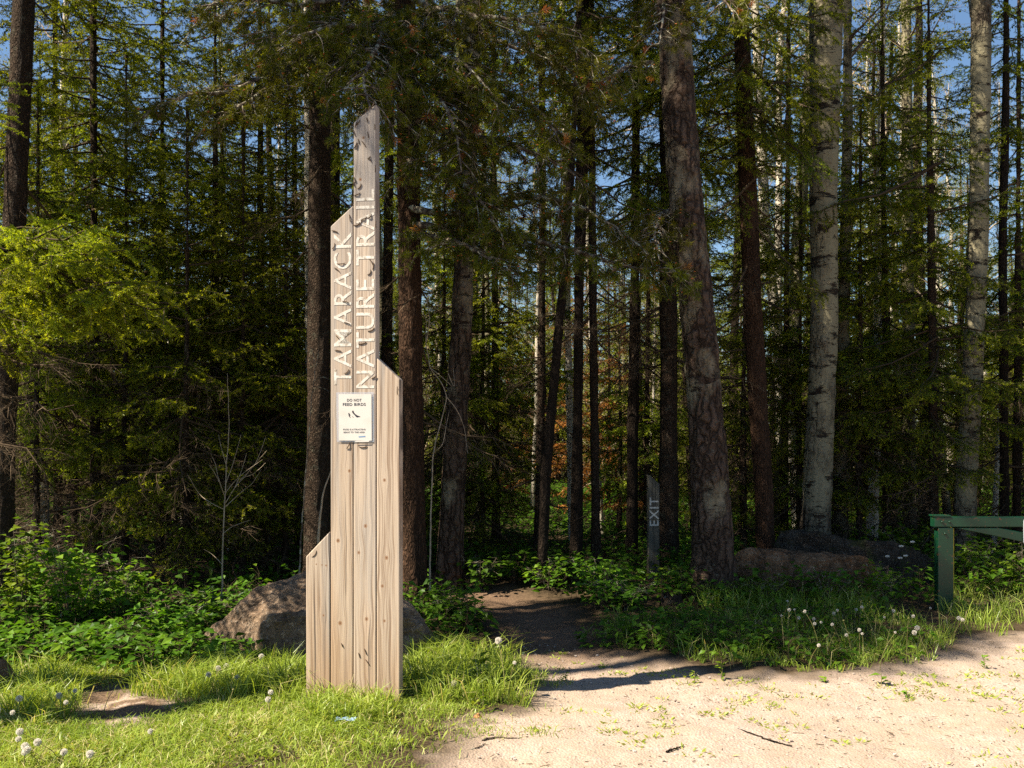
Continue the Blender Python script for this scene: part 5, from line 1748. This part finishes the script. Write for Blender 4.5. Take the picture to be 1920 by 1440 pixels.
# low weeds dotted over the dirt
m = MB()
xy_ = region(rng, 1500, -0.6, 4.8, 4.6, 7.8)
den = fbm(np.c_[xy_, np.zeros(len(xy_))] * 1.4, 55)
right = np.clip((xy_[:, 0] + 0.2) / 2.2, 0.12, 1)
xy_ = xy_[(dirt_mask(xy_) > 0.7) & (rng.random(len(xy_)) < np.clip((den - 0.40) * 5, 0.03, 1) * right)]
for c in xy_:
    n = rng.integers(5, 22)
    a = rng.random(n) * 2 * PI
    q = c + np.c_[np.cos(a), np.sin(a)] * (rng.random(n) ** 0.6 * rng.uniform(0.02, 0.09))[:, None]
    dr = nrm(np.c_[np.cos(a + rng.normal(0, 0.5, n)), np.sin(a), rng.uniform(0.1, 0.9, n)])
    m.quads(diamond(np.c_[q, gz(q) + 0.002], dr, nrm(np.cross(dr, rand_unit(rng, n))), rng.uniform(0.012, 0.045, n), rng.uniform(0.005, 0.014, n)), 0, rng.uniform(0.35, 0.95, n))
o = m.build('low_weeds', M['grass'])
tag(o, 'small low weeds dotted over the sunny dirt', 'weeds', kind='stuff')

# crumbs of bark, twiglets and pebbles on the dirt
m = MB()
xy_ = region(rng, 3600, -2.6, 4.8, 4.5, 9.3)
xy_ = xy_[dirt_mask(xy_) > 0.5]
n = len(xy_)
a = rng.random(n) * PI
ln = rng.lognormal(-4.0, 0.5, n)
dd = np.c_[np.cos(a), np.sin(a), rng.normal(0, 0.1, n)] * ln[:, None]
c = np.c_[xy_, gz(xy_) + 0.004]
r = rng.uniform(0.0008, 0.0024, n)
m.prisms(c - dd * 0.5, c + dd * 0.5, r, r * 0.7, 0, rng.random(n) ** 1.3, 4)
xy_ = region(rng, 3600, -1.6, 4.8, 4.5, 8.0)
xy_ = xy_[dirt_mask(xy_) > 0.6]
n = len(xy_)
c = np.c_[xy_, gz(xy_)]
s_ = np.minimum(rng.lognormal(-5.6, 0.6, n), 0.012)
u = np.c_[s_, s_ * 0, s_ * 0]
m.prisms(c - u * 0.6, c + u * 0.6, s_ * 0.8, s_ * 0.6, 1, 0.5, 5)
m.prisms(c + u * 0.6, c + u * 0.9, s_ * 0.6, s_ * 0.1, 1, 0.5, 5)
m.prisms(c - u * 0.9, c - u * 0.6, s_ * 0.1, s_ * 0.8, 1, 0.5, 5)
k = NT('pale_pebble')
M['pebble'] = k.pbr(k.ramp(k.noise(k.coord(), 31, 2), [(0.3, (0.24, 0.18, 0.14)), (0.5, (0.38, 0.31, 0.26)), (0.7, (0.50, 0.44, 0.39))]), 0.85)
o = m.build('ground_litter', [M['twig'], M['pebble']])
tag(o, 'bark crumbs, needles and pebbles strewn on the dirt', 'litter', kind='stuff')


def leaves2(rng, base, dr, up_, ln, wd):
    """leaves folded along the midrib, two faces each"""
    side = nrm(np.cross(dr, up_))
    nn = nrm(np.cross(side, dr))
    tip = base + dr * ln[:, None] - nn * (ln * 0.15)[:, None]
    mid = base + dr * (ln * 0.45)[:, None]
    L_ = mid + side * (wd * 0.5)[:, None] + nn * (wd * 0.12)[:, None]
    R_ = mid - side * (wd * 0.5)[:, None] + nn * (wd * 0.12)[:, None]
    return np.concatenate([np.stack([base, mid, tip, L_], 1), np.stack([base, R_, tip, mid], 1)])


def herbs(m, rng, xy, h0, h1, nl=(7, 16), ll=(0.05, 0.105), rad=0.13, tl=0.1, th=0.7, wr=0.6):
    n = len(xy)
    if not n:
        return
    z = gz(xy)
    H = rng.uniform(h0, h1, n)
    cnt = rng.integers(nl[0], nl[1], n)
    idx = np.repeat(np.arange(n), cnt)
    k_ = len(idx)
    a = rng.random(k_) * 2 * PI
    f = rng.uniform(0.35, 1.0, k_)
    r = rad * rng.uniform(0.15, 1.0, k_)
    b = np.c_[xy[idx] + np.c_[np.cos(a), np.sin(a)] * r[:, None], z[idx] + H[idx] * f]
    dr = nrm(np.c_[np.cos(a), np.sin(a), rng.uniform(-0.5, 0.35, k_)])
    upv = nrm(np.c_[rng.normal(0, 0.35, (k_, 2)), np.ones(k_)])
    ln = rng.uniform(*ll, k_)
    t = np.clip(rng.uniform(tl, th, n)[idx] + rng.normal(0, 0.1, k_), 0, 1)
    m.quads(leaves2(rng, b, dr, upv, ln, ln * wr * rng.uniform(0.8, 1.2, k_)), 0, np.r_[t, t])
    m.prisms(np.c_[xy, z - 0.01], np.c_[xy + rng.normal(0, 0.02, (n, 2)), z + H * 0.85], 0.003, 0.0015, 1, 0.5)
    m.prisms(np.c_[xy[idx], z[idx] + H[idx] * f * 0.8], b, 0.0016, 0.001, 1, 0.5)


m = MB()
xy_ = region(rng, 36000, -13, 14, 7.3, 29)
xy2 = region(rng, 14000, -24, 24, 27, 46)
xy_ = np.concatenate([xy_, xy2])
fr = np.abs(xy_[:, 0]) < xy_[:, 1] * 0.56
dens = np.clip(fbm(np.c_[xy_, np.zeros(len(xy_))] * 0.8, 61) * 2.4 - 0.55, 0.06, 1) * np.clip(1.25 - xy_[:, 1] / 40, 0.3, 1)
verge = sdf(xy_, [G(*p) for p in [(1090, 1300), (1110, 1160), (1300, 1148), (1700, 1140), (1900, 1120), (2400, 1120), (2400, 1300)]]) < 0
keep = fr & (sdf(xy_, DIRT) > 0.16) & (sdf(xy_, BARE) > 0.12) & (rng.random(len(xy_)) < dens) & ~verge
xy_ = xy_[keep]
lf_ = (px_of(xy_[:, 0], xy_[:, 1]) < 600)
xy_ = xy_[~lf_ | (rng.random(len(xy_)) < np.where(xy_[:, 1] > 9.0, 0.4, 1.0))]
px_ = px_of(xy_[:, 0], xy_[:, 1])
xy_ = xy_[~((px_ > 1200) & (px_ < 1255) & (xy_[:, 1] < 10.9)) | (rng.random(len(xy_)) < 0.12)]
herbs(m, rng, xy_, 0.10, 0.38)
xe = region(rng, 900, -4.2, -1.7, 6.75, 8.3)
xe = xe[(sdf(xe, BARE) > 0.15) & (rng.random(len(xe)) < np.clip((xe[:, 1] - 6.6) / 0.8, 0.1, 1))]
herbs(m, rng, xe, 0.06, 0.24)
vp = np.array([G(*p) for p in VERGE])
xy_ = region(rng, 1500, vp[:, 0].min(), vp[:, 0].max(), vp[:, 1].min(), vp[:, 1].max())
sd_ = sdf(xy_, vp)
xy_ = xy_[(sd_ < -0.05) & (rng.random(len(xy_)) < 0.25 + 0.6 * np.clip(fbm(np.c_[xy_, np.zeros(len(xy_))] * 1.6, 66) * 3 - 1, 0, 1)) & (rng.random(len(xy_)) < np.clip(1.3 - (xy_[:, 0] - 0.6) / 2.4, 0.2, 1)) & (rng.random(len(xy_)) < np.clip(-sd_ / 0.5, 0.05, 1))]
herbs(m, rng, xy_, 0.04, 0.22, ll=(0.035, 0.085))
o = m.build('undergrowth', [M['herb'], M['twig']])
tag(o, 'low leafy plants covering the forest floor', 'undergrowth', kind='stuff')


# leafy shrubs one can tell apart
def shrub(label, px, py, d, w, h, n, seed, ll=(0.05, 0.09), th=0.95, tl=0.4, pale=None):
    rr = np.random.default_rng(seed)
    q = P(px, py, d)
    g = gz1(q[0], d)
    root = empty('leafy_shrub', (q[0], d, g))
    tag(root, label, 'shrub')
    st_, lf = MB(), MB()
    ns_ = 9
    for i in range(ns_):
        a = rr.random() * 2 * PI
        rdl = w * 0.5 * rr.uniform(0.2, 1)
        e = np.array([math.cos(a) * rdl, math.sin(a) * rdl, h * rr.uniform(0.6, 1.0)])
        p = np.array([[0, 0, -0.03] + rr.normal(0, 0.03, 3) * [1, 1, 0], e * [0.45, 0.45, 0.62], e])
        s = np.linspace(0, 2, 9)
        c = np.stack([np.interp(s, [0, 1, 2], p[:, k_]) for k_ in range(3)], 1)
        c[1:-1] = 0.25 * c[:-2] + 0.5 * c[1:-1] + 0.25 * c[2:]
        st_.tube(c, np.linspace(0.005, 0.0018, 9), 5)
        cnt = n // ns_
        t = rr.uniform(2.0, 7.99, cnt)
        i0 = t.astype(int)
        b = c[i0] + (c[np.minimum(i0 + 1, 8)] - c[i0]) * (t - i0)[:, None]
        a2 = rr.random(cnt) * 2 * PI
        dr = nrm(np.c_[np.cos(a2), np.sin(a2), rr.uniform(-0.45, 0.3, cnt)])
        e2 = b + dr * rr.uniform(0.03, 0.13, cnt)[:, None]
        st_.prisms(b, e2, 0.0014, 0.001, 0)
        ln = rr.uniform(*ll, cnt)
        tt_ = rr.uniform(tl, th, cnt)
        lf.quads(leaves2(rr, e2, dr, nrm(np.c_[rr.normal(0, 0.4, (cnt, 2)), np.ones(cnt)]), ln, ln * rr.uniform(0.6, 0.95, cnt)), 0, np.r_[tt_, tt_])
    st_.build('stems', M['bough'], root)
    lf.build('leaves', M['herb'], root)


for i, q in enumerate([
    ('tall leafy shrub at the left edge below the dead branches', 40, 1160, 8.2, 1.0, 0.98, 360, 1.0),
    ('sunlit broad-leaved shrub standing left in the thicket', 140, 1170, 8.0, 1.0, 0.92, 420, 1.0),
    ('leafy shrub between the thicket shrub and the bare sapling', 225, 1170, 8.3, 0.8, 0.66, 260, 0.95),
    ('low leafy bush at the foot of the bare sapling', 400, 1180, 8.2, 0.8, 0.40, 200, 0.8),
    ('leafy bush on the slope left of the boulder', 320, 1215, 7.7, 0.7, 0.34, 200, 0.95),
    ('dark leafy bush right of the boulder by the trail', 880, 1180, 8.3, 0.7, 0.30, 200, 0.4),
    ('leafy plant before the reddish boulder near the poplar', 1440, 1150, 9.4, 0.5, 0.32, 110, 0.8),
    ('broad-leaved plant before the right end of the reddish boulder', 1660, 1150, 9.4, 0.6, 0.42, 150, 0.8),
    ('leafy plant in front of the middle of the reddish boulder', 1550, 1150, 9.4, 0.5, 0.40, 100, 0.6),
    ('bright leafy bush at the foot of the exit post', 1262, 1100, 10.5, 0.7, 0.24, 140, 1.0),
    ('sunlit bush at the far end of the trail', 1030, 1100, 10.6, 0.7, 0.40, 200, 1.0),
    ('leafy bush left of the trail bend in the shade', 900, 1110, 10.5, 0.9, 0.40, 200, 0.5),
    ('bush with bright leaves right of the trail bend', 1130, 1130, 9.9, 0.8, 0.42, 230, 0.9),
    ('dark bush between the trail and the stump', 1168, 1150, 9.2, 0.7, 0.30, 200, 0.6),
    ('bright leafy bush under the green gate beam', 1830, 1090, 10.6, 0.9, 0.70, 260, 1.0),
    ('leafy bush farthest right behind the gate', 1915, 1100, 10.4, 0.9, 0.60, 240, 0.9),
    ('leafy bush behind the dark mossy boulder', 1700, 1040, 12.2, 1.3, 0.75, 300, 1.0),
]):
    shrub(*q[:7], 700 + i, th=q[7], tl=max(0.1, q[7] - 0.5))

# dandelions gone to seed
k = NT('dandelion_fluff')
d1 = k.n('BsdfDiffuse'); d1.inputs[0].default_value = (0.85, 0.80, 0.72, 1)
t1 = k.n('BsdfTranslucent'); t1.inputs[0].default_value = (0.85, 0.80, 0.72, 1)
x1 = k.n('MixShader'); x1.inputs[0].default_value = 0.4
k.l(d1.outputs[0], x1.inputs[1]); k.l(t1.outputs[0], x1.inputs[2]); k.l(x1.outputs[0], k.out.inputs['Surface'])
M['fluff'] = k.m
k = NT('dandelion_stem')
M['stem'] = k.pbr(k.ramp(k.noise(k.coord(), 12, 2), [(0.35, (0.16, 0.13, 0.05)), (0.65, (0.22, 0.22, 0.07))]), 0.6)
rng = np.random.default_rng(9)
seed_head = MB()
u = rand_unit(rng, 420)
seed_head.prisms(u * 0.004, u * 0.017, 0.00022, 0.00022, 0)
for j in range(3):
    dr = nrm(u + rand_unit(rng, 420) * 0.9)
    seed_head.quads(diamond(u * rng.uniform(0.010, 0.0165, (420, 1)), dr, nrm(np.cross(dr, rand_unit(rng, 420))), np.full(420, 0.0058), np.full(420, 0.0013)))
seed_head.prisms(np.array([[0, 0, -0.004]]), np.array([[0, 0, 0.004]]), 0.004, 0.004, 1, 0.5, 6)
SEED_ME = seed_head.mesh('seed_head', [M['fluff'], M['stem']])
bald = MB()
bald.prisms(np.array([[0, 0, -0.006], [0, 0, 0.0]]), np.array([[0, 0, 0.0], [0, 0, 0.006]]), [0.002, 0.005], [0.005, 0.002], 1, 0.5, 6)
u = rand_unit(rng, 24)
u[:, 2] = np.abs(u[:, 2])
bald.prisms(u * 0.003, u * 0.010, 0.0005, 0.0003, 0)
BALD_ME = bald.mesh('spent_head', [M['stem'], M['stem']])
STEMS = []
for i in range(5):
    mm = MB()
    t = np.linspace(0, 1, 8)
    mm.tube(np.c_[0.08 * rng.normal() * t ** 2, 0.08 * rng.normal() * t ** 2, t], np.linspace(0.0026, 0.0019, 8), 5)
    STEMS.append((mm.mesh('stem', M['stem']), mm.v[0].reshape(8, 5, 3)[-1].mean(0)))


def dandelion(px, py_base, h, label, group, head=True, sc=1.0):
    x, y = G(px, py_base)
    root = empty('dandelion', (x, y, gz1(x, y)), rng.random() * 6.28)
    tag(root, label, 'dandelion', group)
    me, tip = STEMS[rng.integers(5)]
    s = bpy.data.objects.new('stem', me)
    s.scale = (h, h, h)
    s.scale = (1.0, 1.0, h)
    COL.objects.link(s)
    s.parent = root
    hd = bpy.data.objects.new('seed_head' if head else 'spent_head', SEED_ME if head else BALD_ME)
    COL.objects.link(hd)
    hd.parent = root
    hd.location = (tip[0], tip[1], tip[2] * h + 0.003)
    hd.rotation_euler = (rng.random(), rng.random(), rng.random() * 6)
    hd.scale = (sc, sc, sc)


dandelion(948, 1324, 0.355, 'tallest dandelion clock, standing alone at the trail edge right of the sign', None, True, 1.15)
dandelion(953, 1322, 0.255, 'short half-blown dandelion beside the tallest dandelion clock', None, True, 0.6)
gL = 'dandelion clocks in the sunlit lawn'
for px, py, sc in [(20, 1345, 1), (35, 1348, 1), (8, 1352, 1), (90, 1330, 1), (85, 1420, 1), (110, 1415, 1), (80, 1438, 1), (78, 1395, 1), (148, 1438, 1), (46, 1430, .8), (110, 1440, .9), (395, 1290, 1), (402, 1296, .9), (462, 1260, 1), (445, 1285, .8), (395, 1280, 1.0),
                   (505, 1335, .9), (497, 1345, .8), (820, 1305, 1), (290, 1402, .7), (120, 1340, .7), (60, 1375, .7), (30, 1400, .8), (140, 1320, .7)]:
    dandelion(px, py + 18, rng.uniform(0.09, 0.17), 'white dandelion clock standing in the sunlit lawn', gL, True, sc)
for px, py in [(132, 1330), (140, 1335), (195, 1340), (152, 1345), (700, 1255), (390, 1320), (425, 1360)]:
    dandelion(px, py, rng.uniform(0.12, 0.2), 'spent dandelion stem in the sunlit lawn', 'spent dandelions in the lawn', False)
gR = 'dandelion clocks in the shaded verge'
for px, py in [(1480, 1150), (1486, 1182), (1498, 1182), (1512, 1176), (1476, 1195), (1526, 1192), (1534, 1190), (1580, 1178), (1565, 1200), (1582, 1215), (1600, 1215), (1612, 1217), (1620, 1218), (1638, 1180), (1644, 1184), (1668, 1178), (1650, 1232), (1516, 1230),
               (1560, 1170), (1602, 1160), (1690, 1190), (1730, 1165), (1470, 1205)]:
    dandelion(px, py + 28, rng.uniform(0.16, 0.30), 'pale dandelion clock in the shaded verge grass', gR, True, rng.uniform(0.45, 0.72))
dandelion(1734, 1238, 0.22, 'left of two sunlit dandelion clocks near the gate', None, True, 1.0)
dandelion(1741, 1240, 0.20, 'right of two sunlit dandelion clocks near the gate', None, True, 0.95)
dandelion(1784, 1222, 0.24, 'half-blown dandelion standing before the gate post', None, True, 0.7)
dandelion(1822, 1205, 0.18, 'dandelion clock in the open right of the gate post', None, True, 0.9)
for px, py in [(1410, 1180), (1422, 1190), (1450, 1200), (1545, 1230), (1550, 1235), (1596, 1228), (1635, 1210), (1662, 1215), (1675, 1215), (1700, 1225), (1750, 1190), (1756, 1196), (1762, 1200), (1775, 1215), (1612, 1170), (1590, 1200), (1640, 1200), (1720, 1220), (1400, 1160), (1462, 1190)]:
    dandelion(px, py + 12, rng.uniform(0.16, 0.34), 'spent dandelion stem in the shaded verge', 'spent dandelions in the verge', False)
for px, py in [(1370, 1255), (1376, 1252)]:
    dandelion(px, py, 0.15, 'reddish spent dandelion stem at the dirt edge', 'reddish spent dandelions at the dirt edge', False)


# little weeds standing alone at the dirt's edge
def sprig(label, px, py, h, n, seed, ll=(0.03, 0.06)):
    rr = np.random.default_rng(seed)
    x, y = G(px, py)
    root = empty('weed', (x, y, gz1(x, y)))
    tag(root, label, 'weed')
    st_, lf = MB(), MB()
    st_.tube(np.array([[0, 0, -0.01], [0.004, 0, h * 0.5], [0.0, 0.004, h]]), [0.003, 0.0025, 0.0015], 5)
    a = rr.random(n) * 2 * PI
    b = np.c_[np.zeros((n, 2)), h * rr.uniform(0.1, 1.0, n)]
    dr = nrm(np.c_[np.cos(a), np.sin(a), rr.uniform(-0.1, 0.9, n)])
    ln = rr.uniform(*ll, n)
    t = rr.uniform(0.6, 1, n)
    lf.quads(leaves2(rr, b, dr, nrm(np.c_[rr.normal(0, 0.3, (n, 2)), np.ones(n)]), ln, ln * 0.55), 0, np.r_[t, t])
    st_.build('stem', M['stem'], root)
    lf.build('leaves', M['herb'], root)


for i, q in enumerate([('yellow-green weed at the shade edge right of the trail', 1353, 1272, 0.13, 16), ('small low weed left of the yellow-green weed', 1302, 1276, 0.07, 9), ('single-leaved weed on the sunny dirt', 1652, 1278, 0.08, 3),
                       ('flat weed on the sunny dirt beside the single-leaved weed', 1548, 1276, 0.03, 8), ('leafy weed right on the dirt toward the gate', 1845, 1252, 0.09, 14), ('reddish weed above the orange stone', 905, 1340, 0.14, 14),
                       ('broad-leaved weed in the long grass right of the sign', 900, 1305, 0.22, 14), ('low weed on the shaded trail mouth', 1060, 1276, 0.04, 9), ('low weed on the dirt at the right', 1700, 1300, 0.04, 10)]):
    sprig(*q, 800 + i, ll=(0.06, 0.10) if i in (2, 6) else (0.03, 0.055))

# white bird-droppings-pale leaves lying on the dark boulder
for i, (px, py) in enumerate([(1690, 1024), (1711, 1016), (1664, 1043), (1688, 1046), (1698, 1042)]):
    q = P(px, py, 10.53)
    mm = MB()
    a = np.linspace(0, 2 * PI, 9)[:-1]
    rim = np.c_[np.cos(a) * 0.028, np.sin(a) * 0.012 * 0, np.sin(a) * 0.011]
    mm.quads(np.stack([rim, np.roll(rim, -1, 0), np.tile([0, -0.006, 0], (8, 1)), np.tile([0.0005, -0.006, 0], (8, 1))], 1))
    o = mm.build('pale_leaf', M['fluff'], None, q)
    tag(o, 'pale dry leaf lying on the dark mossy boulder', 'leaf', 'pale leaves on the dark boulder')
